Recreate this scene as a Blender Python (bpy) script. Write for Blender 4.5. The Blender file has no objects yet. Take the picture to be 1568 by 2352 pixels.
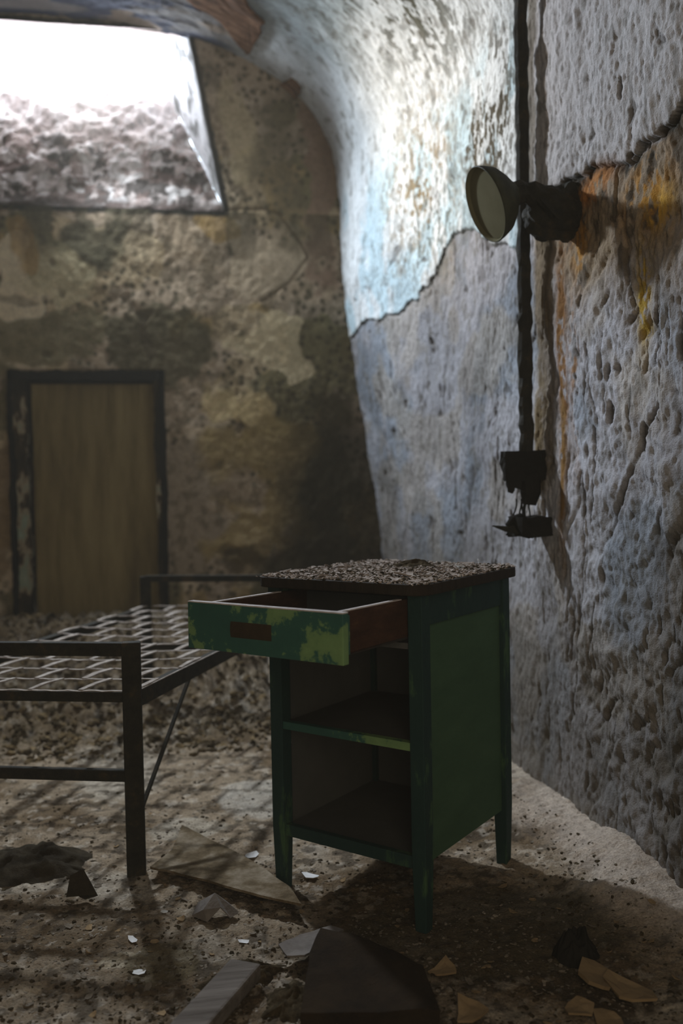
import bpy, bmesh, math, random
import numpy as np
from mathutils import Vector, Matrix, Euler

# ------------------------------------------------------------------ camera, light, exposure
PI = math.pi
F = 2067.0; YAW = math.radians(9.6); PITCH = math.radians(1.6); ROLL = math.radians(1.1); EYE = 1.03
def _rx(a): c, s = math.cos(a), math.sin(a); return np.array([[1,0,0],[0,c,-s],[0,s,c]])
def _rz(a): c, s = math.cos(a), math.sin(a); return np.array([[c,-s,0],[s,c,0],[0,0,1]])
RC = _rz(-YAW) @ _rx(PI/2-PITCH) @ _rz(-ROLL)
OC = np.array([0.0, 0.0, EYE])
scene = bpy.context.scene
COL = scene.collection
cam_d = bpy.data.cameras.new('camera'); cam = bpy.data.objects.new('camera', cam_d); COL.objects.link(cam)
cam.matrix_world = Matrix.Translation(Vector(OC)) @ Matrix(RC.tolist()).to_4x4()
cam_d.sensor_fit = 'VERTICAL'; cam_d.sensor_height = 36.0; cam_d.sensor_width = 24.0
cam_d.lens = 36.0*F/2352.0
cam_d.clip_start = 0.02
cam_d.dof.use_dof = True; cam_d.dof.focus_distance = 2.15
cam_d.dof.aperture_fstop = (cam_d.lens/1000.0)/0.017
scene.camera = cam

scene.view_settings.view_transform = 'Standard'
scene.view_settings.look = 'None'
scene.view_settings.exposure = 0.0
scene.view_settings.gamma = 1.0
scene.view_settings.use_curve_mapping = False

world = bpy.data.worlds.new('sky'); scene.world = world; world.use_nodes = True
world.node_tree.nodes['Background'].inputs['Color'].default_value = (0.75, 0.88, 1.0, 1)
world.node_tree.nodes['Background'].inputs['Strength'].default_value = 8.0

def area(name, loc, target, sx, sy, power, color, spread=PI):
    l = bpy.data.lights.new(name, 'AREA'); l.shape = 'RECTANGLE'; l.size = sx; l.size_y = sy
    l.energy = power; l.color = color; l.spread = spread
    o = bpy.data.objects.new(name, l); COL.objects.link(o)
    o.location = loc
    o.rotation_euler = (Vector(target)-Vector(loc)).to_track_quat('-Z', 'Y').to_euler()
    return o
# daylight entering the high window in the end wall
area('window_daylight', (-0.60, 5.60, 3.56), (-0.45, 4.4, 2.85), 1.5, 0.42, 60.0, (0.84, 0.92, 1.0))
def spot(name, loc, target, power, color, deg, blend, soft):
    l = bpy.data.lights.new(name, 'SPOT'); l.energy = power; l.color = color
    l.spot_size = math.radians(deg); l.spot_blend = blend; l.shadow_soft_size = soft
    o = bpy.data.objects.new(name, l); COL.objects.link(o); o.location = loc
    o.rotation_euler = (Vector(target)-Vector(loc)).to_track_quat('-Z', 'Y').to_euler()
# light thrown into the cell by the bright reveal of the window, and the warmer narrow sun band in it
spot('window_reveal_glow', (-0.60, 5.03, 3.20), (0.95, 2.5, 0.5), 430.0, (0.84, 0.92, 1.0), 118, 1.0, 0.07)
spot('window_sunband', (-0.88, 5.08, 3.22), (1.12, 3.75, 2.55), 290.0, (1.0, 0.76, 0.50), 38, 1.0, 0.08)
# weak warm fill lamp added behind the camera
area('rear_fill', (0.1, -0.74, 1.3), (0.0, 4.0, 1.3), 1.0, 2.3, 17.0, (1.0, 0.84, 0.62))

# ------------------------------------------------------------------ pixel helpers
def ray(x, y): return RC @ np.array([(x-784)/F, -(y-1176)/F, -1.0])
def on(x, y, ax, v):
    d = ray(x, y); return OC + (v-OC[ax])/d[ax]*d

# ------------------------------------------------------------------ object helpers
def tag(o, label=None, cat=None, group=None, kind=None):
    if label: o['label'] = label
    if cat: o['category'] = cat
    if group: o['group'] = group
    if kind: o['kind'] = kind
    return o
def thing(name, label, cat, loc=(0,0,0), rotz=0.0, group=None):
    o = bpy.data.objects.new(name, None); COL.objects.link(o)
    o.location = loc; o.rotation_euler = (0,0,rotz); o.empty_display_size = 0.05
    return tag(o, label, cat, group)

class MB:
    def __init__(s): s.v = []; s.f = []
    def add(s, verts, faces):
        k = len(s.v); s.v += [tuple(map(float, p)) for p in verts]; s.f += [[i+k for i in f] for f in faces]
    def box(s, x0, x1, y0, y1, z0, z1, M=None):
        vs = [(x,y,z) for z in (z0,z1) for y in (y0,y1) for x in (x0,x1)]
        if M is not None: vs = [tuple(M @ Vector(v)) for v in vs]
        s.add(vs, [(0,2,3,1),(4,5,7,6),(0,1,5,4),(2,6,7,3),(0,4,6,2),(1,3,7,5)])
    def bar(s, p, q, w, h, up=(0,0,1), w2=None, h2=None):
        p = Vector(p); q = Vector(q); d = (q-p).normalized(); u = Vector(up)
        sd = d.cross(u).normalized(); u = sd.cross(d)
        w2 = w if w2 is None else w2; h2 = h if h2 is None else h2
        vs = []
        for c, ww, hh in ((p,w,h),(q,w2,h2)):
            for a, b in ((-1,-1),(1,-1),(1,1),(-1,1)): vs.append(c+sd*a*ww/2+u*b*hh/2)
        s.add(vs, [(0,1,2,3),(7,6,5,4),(0,4,5,1),(1,5,6,2),(2,6,7,3),(3,7,4,0)])
    def tube(s, pts, rad, n=10, cap=True, jitter=0, rng=None):
        pts = [Vector(p) for p in pts]; rings = []
        rad = rad if isinstance(rad, (list, tuple)) else [rad]*len(pts)
        ref = None
        for i, p in enumerate(pts):
            d = (pts[min(i+1, len(pts)-1)]-pts[max(i-1, 0)]).normalized()
            if ref is None: ref = d.orthogonal().normalized()
            ref = (ref-d*ref.dot(d)).normalized(); b = d.cross(ref)
            ring = []
            for k in range(n):
                a = 2*PI*k/n; r = rad[i]*(1+(rng.uniform(-jitter, jitter) if rng else 0))
                ring.append(p+ref*math.cos(a)*r+b*math.sin(a)*r)
            rings.append(ring)
        vs = [v for r in rings for v in r]; fs = []
        for i in range(len(pts)-1):
            for k in range(n):
                a = i*n+k; b2 = i*n+(k+1) % n; fs.append((a, b2, b2+n, a+n))
        if cap: fs.append(tuple(range(n-1, -1, -1))); fs.append(tuple(range((len(pts)-1)*n, len(pts)*n)))
        s.add(vs, fs)
    def lathe(s, prof, M, n=48):
        vs = []; fs = []
        for (r, z) in prof:
            for k in range(n):
                a = 2*PI*k/n; vs.append(M @ Vector((r*math.cos(a), r*math.sin(a), z)))
        for i in range(len(prof)-1):
            for k in range(n):
                a = i*n+k; b = i*n+(k+1) % n; fs.append((a, b, b+n, a+n))
        s.add(vs, fs)
    def build(s, name, mat, parent=None, bevel=0.0, smooth=False, loc=None):
        me = bpy.data.meshes.new(name); me.from_pydata(s.v, [], s.f); me.update()
        bm = bmesh.new(); bm.from_mesh(me); bmesh.ops.recalc_face_normals(bm, faces=bm.faces); bm.to_mesh(me); bm.free()
        me.materials.append(mat)
        if smooth: me.polygons.foreach_set('use_smooth', [True]*len(me.polygons))
        o = bpy.data.objects.new(name, me); COL.objects.link(o)
        if parent is not None: o.parent = parent
        if loc is not None: o.location = loc
        if bevel > 0:
            b = o.modifiers.new('bevel', 'BEVEL'); b.width = bevel; b.segments = 2; b.limit_method = 'ANGLE'
        return o

# ------------------------------------------------------------------ numpy noise
def _hash(i, j, seed):
    n = (i.astype(np.int64)*374761393 + j.astype(np.int64)*668265263 + seed*974634777) & 0x7fffffff
    n = ((n ^ (n >> 13))*1274126177) & 0x7fffffff
    n = (n ^ (n >> 16)) & 0xffffff
    return n/float(0xffffff)
def vnoise(x, y, seed=0):
    xi = np.floor(x); yi = np.floor(y); fx = x-xi; fy = y-yi
    u = fx*fx*fx*(fx*(fx*6-15)+10); v = fy*fy*fy*(fy*(fy*6-15)+10)
    a = _hash(xi, yi, seed); b = _hash(xi+1, yi, seed); c = _hash(xi, yi+1, seed); d = _hash(xi+1, yi+1, seed)
    return (a*(1-u)+b*u)*(1-v)+(c*(1-u)+d*u)*v
def fbm(x, y, seed=0, o=5, g=0.5):
    s = 0; amp = 1; t = 0; X, Y = x, y
    for k in range(o):
        s = s+amp*vnoise(X, Y, seed+k*17); t += amp; amp *= g
        X, Y = X*1.83+Y*0.61+3.1, Y*1.83-X*0.61+7.7
    return s/t
def ridge(x, y, seed=0, o=3):
    s = 0; amp = 1; t = 0; X, Y = x, y
    for k in range(o):
        s = s+amp*(1-np.abs(2*vnoise(X, Y, seed+k*31)-1)); t += amp; amp *= 0.5
        X, Y = X*1.83+Y*0.61+1.1, Y*1.83-X*0.61+2.7
    return s/t
def worley(x, y, seed=0):
    xi = np.floor(x); yi = np.floor(y); best = np.full(x.shape, 9.0)
    for di in (-1, 0, 1):
        for dj in (-1, 0, 1):
            cx = xi+di; cy = yi+dj
            px = cx+_hash(cx, cy, seed); py = cy+_hash(cx, cy, seed+5)
            best = np.minimum(best, np.hypot(px-x, py-y))
    return best
def ss(a, b, x):
    t = np.clip((x-a)/(b-a), 0, 1); return t*t*(3-2*t)
def mix(a, b, t):
    return a*(1-t[..., None])+np.asarray(b)*t[..., None]
def blob(u, v, cu, cv, ru, rv): return np.exp(-(((u-cu)/ru)**2+((v-cv)/rv)**2))
def segdist(u, v, pts):
    best = np.full(u.shape, 9.0)
    for (a, b), (c, d) in zip(pts[:-1], pts[1:]):
        du, dv = c-a, d-b; t = np.clip(((u-a)*du+(v-b)*dv)/(du*du+dv*dv), 0, 1)
        best = np.minimum(best, np.hypot(u-a-t*du, v-b-t*dv))
    return best

def grid_obj(name, P, col, mat, mask=None, kind='structure'):
    """P: (n,m,3) vertices, col: (n,m,3) surface colour"""
    n, m = P.shape[:2]
    idx = np.arange(n*m).reshape(n, m)
    q = np.stack([idx[:-1,:-1], idx[1:,:-1], idx[1:,1:], idx[:-1,1:]], -1)
    q = q[mask] if mask is not None else q.reshape(-1, 4)
    me = bpy.data.meshes.new(name)
    me.vertices.add(n*m); me.vertices.foreach_set('co', P.reshape(-1).astype(np.float32))
    me.loops.add(q.size); me.loops.foreach_set('vertex_index', q.reshape(-1).astype(np.int32))
    me.polygons.add(len(q)); me.polygons.foreach_set('loop_start', np.arange(0, q.size, 4, dtype=np.int32))
    me.polygons.foreach_set('use_smooth', np.ones(len(q), dtype=bool))
    me.update(calc_edges=True); me.validate()
    ca = me.color_attributes.new('surface', 'FLOAT_COLOR', 'POINT')
    c4 = np.ones((n*m, 4), np.float32); c4[:, :3] = np.clip(col.reshape(-1, 3), 0, 1)
    ca.data.foreach_set('color', c4.reshape(-1))
    me.materials.append(mat)
    o = bpy.data.objects.new(name, me); COL.objects.link(o)
    if kind: o['kind'] = kind
    return o

# ------------------------------------------------------------------ materials
def new_mat(name):
    m = bpy.data.materials.new(name); m.use_nodes = True
    return m, m.node_tree.nodes, m.node_tree.links, m.node_tree.nodes['Principled BSDF']
def surf_mat(name, rough=0.92, s1=60, s2=260, bump=0.5, dist=0.004, var=0.35):
    """plaster / earth: mapped surface colour broken up by fine procedural grain and bump"""
    m, N, L, B = new_mat(name)
    at = N.new('ShaderNodeAttribute'); at.attribute_name = 'surface'
    tc = N.new('ShaderNodeTexCoord')
    n1 = N.new('ShaderNodeTexNoise'); n1.inputs['Scale'].default_value = s1; n1.inputs['Detail'].default_value = 8; n1.inputs['Roughness'].default_value = 0.7
    n2 = N.new('ShaderNodeTexNoise'); n2.inputs['Scale'].default_value = s2; n2.inputs['Detail'].default_value = 4
    L.new(tc.outputs['Object'], n1.inputs['Vector']); L.new(tc.outputs['Object'], n2.inputs['Vector'])
    mr = N.new('ShaderNodeMapRange'); mr.inputs['From Min'].default_value = 0.3; mr.inputs['From Max'].default_value = 0.7
    mr.inputs['To Min'].default_value = 1-var; mr.inputs['To Max'].default_value = 1+var
    ad = N.new('ShaderNodeMath'); ad.operation = 'ADD'
    ml = N.new('ShaderNodeMath'); ml.operation = 'MULTIPLY'; ml.inputs[1].default_value = 0.5
    L.new(n1.outputs['Fac'], ad.inputs[0]); L.new(n2.outputs['Fac'], ad.inputs[1]); L.new(ad.outputs[0], ml.inputs[0])
    L.new(ml.outputs[0], mr.inputs['Value'])
    vm = N.new('ShaderNodeVectorMath'); vm.operation = 'SCALE'
    L.new(at.outputs['Color'], vm.inputs[0]); L.new(mr.outputs[0], vm.inputs['Scale'])
    L.new(vm.outputs[0], B.inputs['Base Color'])
    b = N.new('ShaderNodeBump'); b.inputs['Strength'].default_value = bump; b.inputs['Distance'].default_value = dist
    L.new(ml.outputs[0], b.inputs['Height']); L.new(b.outputs[0], B.inputs['Normal'])
    B.inputs['Roughness'].default_value = rough
    B.inputs['Specular IOR Level'].default_value = 0.15
    return m
def mottled(name, cols, scale=8, rough=0.8, bump=0.3, detail=6, stretch=(1,1,1), spec=0.3, metal=0.0, dist=0.003, contrast=0.12):
    """cols: list of (position, rgb) on a noise ramp"""
    m, N, L, B = new_mat(name)
    tc = N.new('ShaderNodeTexCoord'); mp = N.new('ShaderNodeMapping'); mp.inputs['Scale'].default_value = stretch
    n1 = N.new('ShaderNodeTexNoise'); n1.inputs['Scale'].default_value = scale; n1.inputs['Detail'].default_value = detail; n1.inputs['Roughness'].default_value = 0.65
    L.new(tc.outputs['Object'], mp.inputs['Vector']); L.new(mp.outputs[0], n1.inputs['Vector'])
    r = N.new('ShaderNodeValToRGB'); els = r.color_ramp.elements
    els[0].position = cols[0][0]; els[0].color = (*cols[0][1], 1)
    els[1].position = cols[-1][0]; els[1].color = (*cols[-1][1], 1)
    for p, c in cols[1:-1]:
        e = els.new(p); e.color = (*c, 1)
    L.new(n1.outputs['Fac'], r.inputs[0]); L.new(r.outputs[0], B.inputs['Base Color'])
    n2 = N.new('ShaderNodeTexNoise'); n2.inputs['Scale'].default_value = scale*12; n2.inputs['Detail'].default_value = 5
    L.new(mp.outputs[0], n2.inputs['Vector'])
    b = N.new('ShaderNodeBump'); b.inputs['Strength'].default_value = bump; b.inputs['Distance'].default_value = dist
    L.new(n2.outputs['Fac'], b.inputs['Height']); L.new(b.outputs[0], B.inputs['Normal'])
    B.inputs['Roughness'].default_value = rough; B.inputs['Metallic'].default_value = metal
    B.inputs['Specular IOR Level'].default_value = spec
    return m

M_WALL = surf_mat('old_plaster', s1=45, s2=230, bump=0.7, dist=0.006, var=0.28)
M_END = surf_mat('stained_end_plaster', s1=18, s2=90, bump=0.5, dist=0.006, var=0.35)
M_FLOOR = surf_mat('dusty_floor', s1=35, s2=160, bump=0.9, dist=0.01, var=0.5)
M_SILL = surf_mat('window_reveal_plaster', s1=14, s2=60, bump=0.6, dist=0.01, var=0.3)
M_GREEN = mottled('worn_green_paint', [(0.36,(0.026,0.085,0.072)),(0.50,(0.030,0.10,0.080)),(0.53,(0.14,0.24,0.10)),(0.68,(0.19,0.31,0.13))], scale=6.5, rough=0.6, bump=0.25, spec=0.25)
M_TEAL = mottled('dark_teal_paint', [(0.3,(0.010,0.032,0.032)),(0.58,(0.014,0.042,0.038)),(0.66,(0.05,0.11,0.05)),(0.8,(0.035,0.07,0.04))], scale=14, rough=0.7, bump=0.3, stretch=(1,1,0.35), spec=0.2)
M_PANEL = mottled('faded_green_panel', [(0.3,(0.042,0.092,0.052)),(0.7,(0.060,0.122,0.068))], scale=4, rough=0.85, bump=0.3, stretch=(1,1,3), spec=0.15)
M_DARKWOOD = mottled('dark_wood', [(0.3,(0.016,0.012,0.009)),(0.7,(0.036,0.026,0.018))], scale=10, rough=0.85, bump=0.5, stretch=(4,4,0.6), spec=0.15)
M_REDWOOD = mottled('red_brown_drawer_wood', [(0.3,(0.030,0.013,0.008)),(0.6,(0.060,0.026,0.014)),(0.75,(0.10,0.05,0.02))], scale=12, rough=0.8, bump=0.3, stretch=(1,1,3), spec=0.2)
M_SLAB = mottled('dark_slab', [(0.3,(0.014,0.011,0.009)),(0.7,(0.032,0.022,0.014))], scale=12, rough=1.0, bump=0.8, spec=0.02)
M_PLATE = mottled('brown_plate', [(0.3,(0.030,0.022,0.013)),(0.7,(0.055,0.038,0.022))], scale=12, rough=0.8, bump=0.3, spec=0.1)
M_PALEEDGE = mottled('dust_topped_edge', [(0.3,(0.35,0.31,0.30)),(0.7,(0.6,0.55,0.53))], scale=40, rough=0.95, bump=0.3, spec=0.1)
M_BLACKISH = mottled('shaded_interior', [(0.3,(0.075,0.076,0.074)),(0.7,(0.09,0.09,0.086))], scale=10, rough=0.95, bump=0.2, spec=0.05)  # dark grey stands in for the shade inside cabinet and drawer
M_BLACK = mottled('near_black', [(0.3,(0.012,0.011,0.010)),(0.7,(0.022,0.02,0.017))], scale=10, rough=0.95, bump=0.4, spec=0.05)
M_IRON = mottled('rusted_iron', [(0.3,(0.014,0.014,0.012)),(0.55,(0.028,0.026,0.020)),(0.72,(0.06,0.042,0.022))], scale=25, rough=0.85, bump=0.6, spec=0.2)
M_STRAP = mottled('dusty_iron_strap', [(0.3,(0.22,0.18,0.15)),(0.55,(0.42,0.37,0.33)),(0.75,(0.62,0.57,0.52))], scale=30, rough=0.95, bump=0.8, spec=0.1)
M_FLAKE = mottled('plaster_flake', [(0.3,(0.26,0.21,0.18)),(0.55,(0.42,0.36,0.32)),(0.75,(0.6,0.54,0.50))], scale=14, rough=0.95, bump=0.6, spec=0.1)
M_GRIT = mottled('dusty_grit', [(0.3,(0.09,0.072,0.05)),(0.55,(0.19,0.16,0.125)),(0.8,(0.42,0.38,0.33))], scale=9, rough=0.95, bump=0.6, spec=0.1)
M_WFLAKE = mottled('white_paint_chip', [(0.3,(0.6,0.6,0.6)),(0.7,(0.8,0.8,0.8))], scale=14, rough=0.8, bump=0.2, spec=0.2)
M_TANFLAKE = mottled('tan_plaster_flake', [(0.3,(0.22,0.15,0.08)),(0.7,(0.38,0.27,0.15))], scale=14, rough=0.95, bump=0.6, spec=0.1)
M_RUBBLE = mottled('brown_rubble', [(0.35,(0.03,0.022,0.012)),(0.55,(0.13,0.09,0.045)),(0.75,(0.36,0.27,0.15))], scale=9, rough=1.0, bump=0.8, spec=0.05, dist=0.006)
M_DIRT = mottled('brown_dirt', [(0.3,(0.03,0.022,0.012)),(0.55,(0.09,0.065,0.035)),(0.75,(0.20,0.16,0.10))], scale=60, rough=1.0, bump=1.0, spec=0.05, dist=0.006)
M_BOARD = mottled('dirty_board', [(0.35,(0.05,0.035,0.018)),(0.5,(0.13,0.095,0.055)),(0.68,(0.27,0.225,0.165))], scale=13, rough=0.95, bump=1.0, spec=0.1)
M_PLANK = mottled('weathered_plank', [(0.3,(0.07,0.058,0.05)),(0.7,(0.20,0.175,0.155))], scale=8, rough=0.95, bump=0.8, stretch=(0.3,4,4), spec=0.1)
M_LAMP = mottled('painted_lamp_metal', [(0.3,(0.018,0.020,0.012)),(0.7,(0.05,0.052,0.03))], scale=14, rough=0.7, bump=0.3, spec=0.25)
M_LENS = mottled('olive_lamp_disc', [(0.3,(0.14,0.13,0.075)),(0.7,(0.18,0.165,0.10))], scale=8, rough=0.95, bump=0.05, spec=0.02)
M_ENAMEL = mottled('white_enamel', [(0.3,(0.65,0.62,0.58)),(0.7,(0.75,0.72,0.68))], scale=8, rough=0.5, bump=0.05, spec=0.4)
M_PEEL = mottled('brown_peeled_plaster', [(0.3,(0.05,0.022,0.012)),(0.52,(0.20,0.10,0.055)),(0.72,(0.36,0.21,0.13))], scale=9, rough=0.95, bump=0.9, stretch=(1,2.5,1), spec=0.1, dist=0.01)
M_DOORP = mottled('stained_door_panel', [(0.3,(0.11,0.078,0.032)),(0.5,(0.20,0.148,0.062)),(0.7,(0.28,0.215,0.10))], scale=3.2, rough=0.9, bump=0.4, stretch=(3.5,1,0.5), spec=0.15)
M_JAMB = mottled('peeling_door_frame', [(0.40,(0.022,0.018,0.012)),(0.53,(0.05,0.035,0.02)),(0.57,(0.30,0.24,0.16)),(0.66,(0.22,0.27,0.20)),(0.8,(0.45,0.42,0.32))], scale=5, rough=0.9, bump=0.6, stretch=(2,1,0.8), spec=0.1)
M_CLOTH = mottled('dark_rag', [(0.3,(0.02,0.016,0.011)),(0.7,(0.06,0.048,0.032))], scale=20, rough=1.0, bump=0.6, spec=0.05)
M_SHEET = mottled('grey_sheet', [(0.3,(0.11,0.095,0.085)),(0.7,(0.24,0.215,0.195))], scale=12, rough=0.95, bump=0.4, spec=0.1)
M_GLASS = None

# ------------------------------------------------------------------ room shell
XC = -0.75                                   # middle of the vault
ZS = 2.60                                    # springing height
ENDX = [(0,1.144),(0.3,1.125),(0.62,1.098),(1.0,1.060),(1.32,1.014),(1.8,0.945),(2.19,0.905),(2.4,0.895),(2.6,0.895),(4,0.895)]
ez = np.array([a for a, b in ENDX]); ex = np.array([b for a, b in ENDX])
YE = 5.10
def blendw(Y): return ss(3.6, 5.05, Y)
def wall_x(Y, z): return 1.14+(np.interp(z, ez, ex)-1.14)*blendw(Y)
def arc_pt(Y, a):
    """a = 0 at the springing, pi/2 at the crown"""
    c = np.clip(np.cos(a), 0, 1); s = np.clip(np.sin(a), 0, 1)
    w = blendw(Y)
    A = 1.89+(1.645-1.89)*w; px = 1-(0.25*w); pz = 1-(0.2*w)
    return XC+A*c**px, ZS+(0.98+0.02*w)*s**pz
def wallpt(px, py):
    X = 1.14
    for _ in range(8):
        p = on(px, py, 0, X); X = float(wall_x(p[1], p[2]))
    return p[1], p[2]
def vaultpt(px, py, lift=0.0):
    """first point on a ray through the picture that meets wall or vault"""
    d = ray(px, py); t0 = None
    for t in np.arange(1.0, 6.5, 0.01):
        p = OC+d*t
        if p[1] >= YE-lift: return p
        if p[2] > ZS:
            a = math.asin(min(1, max(0, (p[2]-ZS)/(0.98+0.02*float(blendw(p[1])))))**(1/(1-0.2*float(blendw(p[1])))))
            lim = float(arc_pt(p[1], a)[0])
            if p[2] > ZS+0.995 or p[0] > lim-lift: return p
        elif p[0] > float(wall_x(p[1], p[2]))-lift: return p
    return p

# edge of the thick upper paint layer, in (Y, z) on the right wall
PB = [wallpt(*p) for p in [(800,790),(815,765),(832,742),(870,725),(905,670),(940,683),(985,650),(1010,600),(1040,548),(1075,520),(1130,560),(1190,570)]]
PB2 = [wallpt(*p) for p in [(1190,570),(1215,480),(1250,445),(1310,412),(1370,385),(1440,365),(1500,330),(1568,250),(1640,180)]]
PBY = np.array([p[0] for p in (PB+PB2[1:])]); PBZ = np.array([p[1] for p in (PB+PB2[1:])])
o_ = np.argsort(PBY); PBY = PBY[o_]; PBZ = PBZ[o_]
def wp(px, py): return wallpt(px, py)

def wall_fields(u, Y):
    """u = length up the wall/vault profile, Y = along the wall -> (height inward, colour)"""
    wob = 0.05*(fbm(Y*9, u*9, 3, 4)-0.5)+0.02*(fbm(Y*40, u*40, 4, 3)-0.5)
    bnd = np.interp(Y, PBY, PBZ)+wob
    up = ss(-0.004, 0.004, u-bnd)                                       # upper paint coat
    dedge = np.abs(u-bnd)
    warp = 0.5*fbm(Y*3, u*3, 8, 3)
    vert = fbm(Y*34+warp*3, u*6.5, 11, 4)                                  # vertical trowel streaks
    lump = fbm(Y*5, u*5, 12, 4)
    rough = fbm(Y*42, u*30, 13, 4)
    diag = ridge((Y*0.75+u*0.65)*7+warp, (u*0.75-Y*0.65)*2.2+warp, 14, 3)     # slanting creases
    near = 1-ss(2.35, 2.75, Y)                                          # rough zone near the camera
    low = 1-ss(0.7, 1.5, u)
    crease = np.clip((diag-0.78)/0.15, 0, 1)
    vcr = np.clip((ridge(Y*26+warp*2, u*5.0, 21, 2)-0.80)/0.12, 0, 1)
    pits = 1-ss(0.12, 0.30, worley(Y*38, u*22, 31)); pits *= ss(0.55, 0.62, fbm(Y*7, u*7, 32, 3))*(1-ss(2.6,3.2,Y))
    h = 0.034*(lump-0.5)+0.0035*(vert-0.5)*2+(0.0015+0.003*near)*(rough-0.5)*2+0.009*up
    h -= 0.012*crease*(0.35+0.65*near)*(1-up*0.8)
    h -= 0.009*vcr*(1-up)*ss(0.42, 0.56, fbm(Y*4, u*3, 22, 3))
    h -= 0.0020*pits
    h -= 0.010*np.exp(-(dedge/0.008)**2)*(1-up)
    h += near*low*0.014*(fbm(Y*13, u*13, 41, 4)-0.5)*2
    hair = np.clip((ridge(Y*5.5+warp, u*4.0+warp, 42, 3)-0.885)/0.05, 0, 1)*(u < bnd+0.3); h -= 0.006*hair
    h += 0.0036*(fbm(Y*105, u*62, 43, 3)-0.5)*2
    # --- colour
    grey = np.ones(Y.shape+(3,))*np.array([0.39, 0.39, 0.425])
    tone = fbm(Y*4, u*3, 51, 4)
    grey = mix(grey, [0.27, 0.30, 0.35], ss(0.45, 0.62, fbm(Y*3.1+5, u*2.6, 52, 4)))
    grey = mix(grey, [0.36, 0.32, 0.27], ss(0.50, 0.62, fbm(Y*3.7+9, u*4, 53, 4))*0.55)
    grey = grey*((0.62+0.75*tone)*(1.25-0.55*ss(2.7, 3.5, Y)))[..., None]  # lower coat painted lighter near, darker far, to balance the light
    white = np.ones(Y.shape+(3,))*np.array([0.60, 0.635, 0.655])
    white = mix(white, [0.44, 0.56, 0.62], ss(0.45, 0.6, fbm(Y*6, u*4, 54, 4))*(1-ss(2.5, 2.75, u)))
    white = white*(0.82+0.30*fbm(Y*30, u*7, 55, 4))[..., None]
    # right of the pipe the upper coat is greyer
    rt = 1-ss(2.80, 2.88, Y)
    white = mix(white, [0.21, 0.25, 0.26], ss(2.95, 3.4, u+0.5*(fbm(Y*5, u*5, 56, 4)-0.5))*(1-ss(4.45, 4.95, Y))*0.8)  # upper vault painted greyer and darker in place of weaker light
    white = mix(white, [0.47, 0.445, 0.45], rt*0.95)
    c = grey*(1-up[..., None])+white*up[..., None]
    # mould specks, clustered
    def specks(cy, cz, ry, rz, sc, th, amt, colr, seed):
        nonlocal c
        n = fbm(Y*sc, u*sc*0.6, seed, 3)
        m = ss(th, th+0.06, n*(0.55+0.45*fbm(Y*6, u*6, seed+7, 3)*2*1)*1.0)*blob(Y, u, cy, cz, ry, rz)*amt
        c = mix(c, colr, np.clip(m, 0, 1))
    a = wp(1120, 300); specks(a[0], a[1], 0.30, 0.32, 55, 0.52, 1.6, [0.06, 0.05, 0.03], 61)
    a = wp(960, 430); specks(a[0], a[1], 0.40, 0.38, 60, 0.57, 1.0, [0.20, 0.14, 0.06], 62)
    a = wp(1000, 500); specks(a[0], a[1], 0.40, 0.25, 50, 0.56, 1.0, [0.12, 0.14, 0.13], 63)
    a = wp(1050, 40); specks(a[0], a[1]+0.25, 0.55, 0.5, 40, 0.52, 1.2, [0.07, 0.07, 0.05], 64)
    spk = ss(0.66, 0.71, fbm(Y*30, u*18, 65, 3)); c = mix(c, [0.12, 0.11, 0.09], spk*0.5)
    c = mix(c, [0.06, 0.05, 0.045], hair*0.6)
    # shade in the creases and pits is painted into the coat
    c = mix(c, [0.07, 0.06, 0.05], np.clip(crease*(0.35+0.65*near)*0.75*(1-up*0.8)+vcr*0.65*(1-up)*ss(0.42, 0.56, fbm(Y*4, u*3, 22, 3))+pits*0.3, 0, 0.9))
    c = mix(c, [0.03, 0.027, 0.02], np.exp(-(dedge/0.007)**2)*(1-up*0.5)*0.9)
    # broken edge right of the pipe: exposed brown coat under the diagonal break
    below = ss(0.0, 0.02, bnd-u)*(1-ss(0.16, 0.50, bnd-u+0.3*(fbm(Y*6, u*6, 67, 4)-0.5)))*rt
    c = mix(c, [0.27, 0.19, 0.105], below*0.85)
    c = mix(c, [0.06, 0.045, 0.03], below*ss(0.54, 0.60, fbm(Y*26, u*16, 68, 4))*0.8)
    br = np.exp(-((u-bnd+0.012)/0.016)**2)*(1-ss(2.62, 2.72, Y))
    c = mix(c, [0.02, 0.018, 0.012], np.clip(br*1.4*ss(0.35, 0.5, fbm(Y*22, u*22, 66, 3)), 0, 1)); h -= br*0.005
    # rust
    def rust(px, py, ry, rz, colr, amt, sc=26, seed=71, th=0.42):
        nonlocal c
        a = wp(px, py); m = np.clip(blob(Y, u, a[0], a[1], ry, rz)*amt, 0, 1)*ss(th+0.02, th+0.12, 0.6*fbm(Y*sc, u*sc*0.4, seed, 4)+0.4*fbm(Y*70, u*55, seed+9, 3))
        c = mix(c, colr, m)
    rust(1480, 440, 0.10, 0.07, [0.42, 0.20, 0.03], 1.3)
    rust(1510, 480, 0.06, 0.05, [0.55, 0.30, 0.03], 1.2, seed=72)
    rust(1360, 430, 0.10, 0.04, [0.42, 0.17, 0.04], 1.5, seed=73)
    rust(1290, 520, 0.06, 0.06, [0.36, 0.13, 0.03], 1.5, seed=74)
    rust(1330, 570, 0.05, 0.08, [0.45, 0.22, 0.04], 1.3, seed=75)
    rust(1475, 690, 0.035, 0.12, [0.42, 0.27, 0.03], 1.5, seed=76, th=0.36)
    rust(1290, 800, 0.035, 0.30, [0.22, 0.10, 0.025], 1.6, seed=77, th=0.35)
    rust(1320, 860, 0.04, 0.25, [0.30, 0.15, 0.05], 0.9, seed=78)
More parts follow.
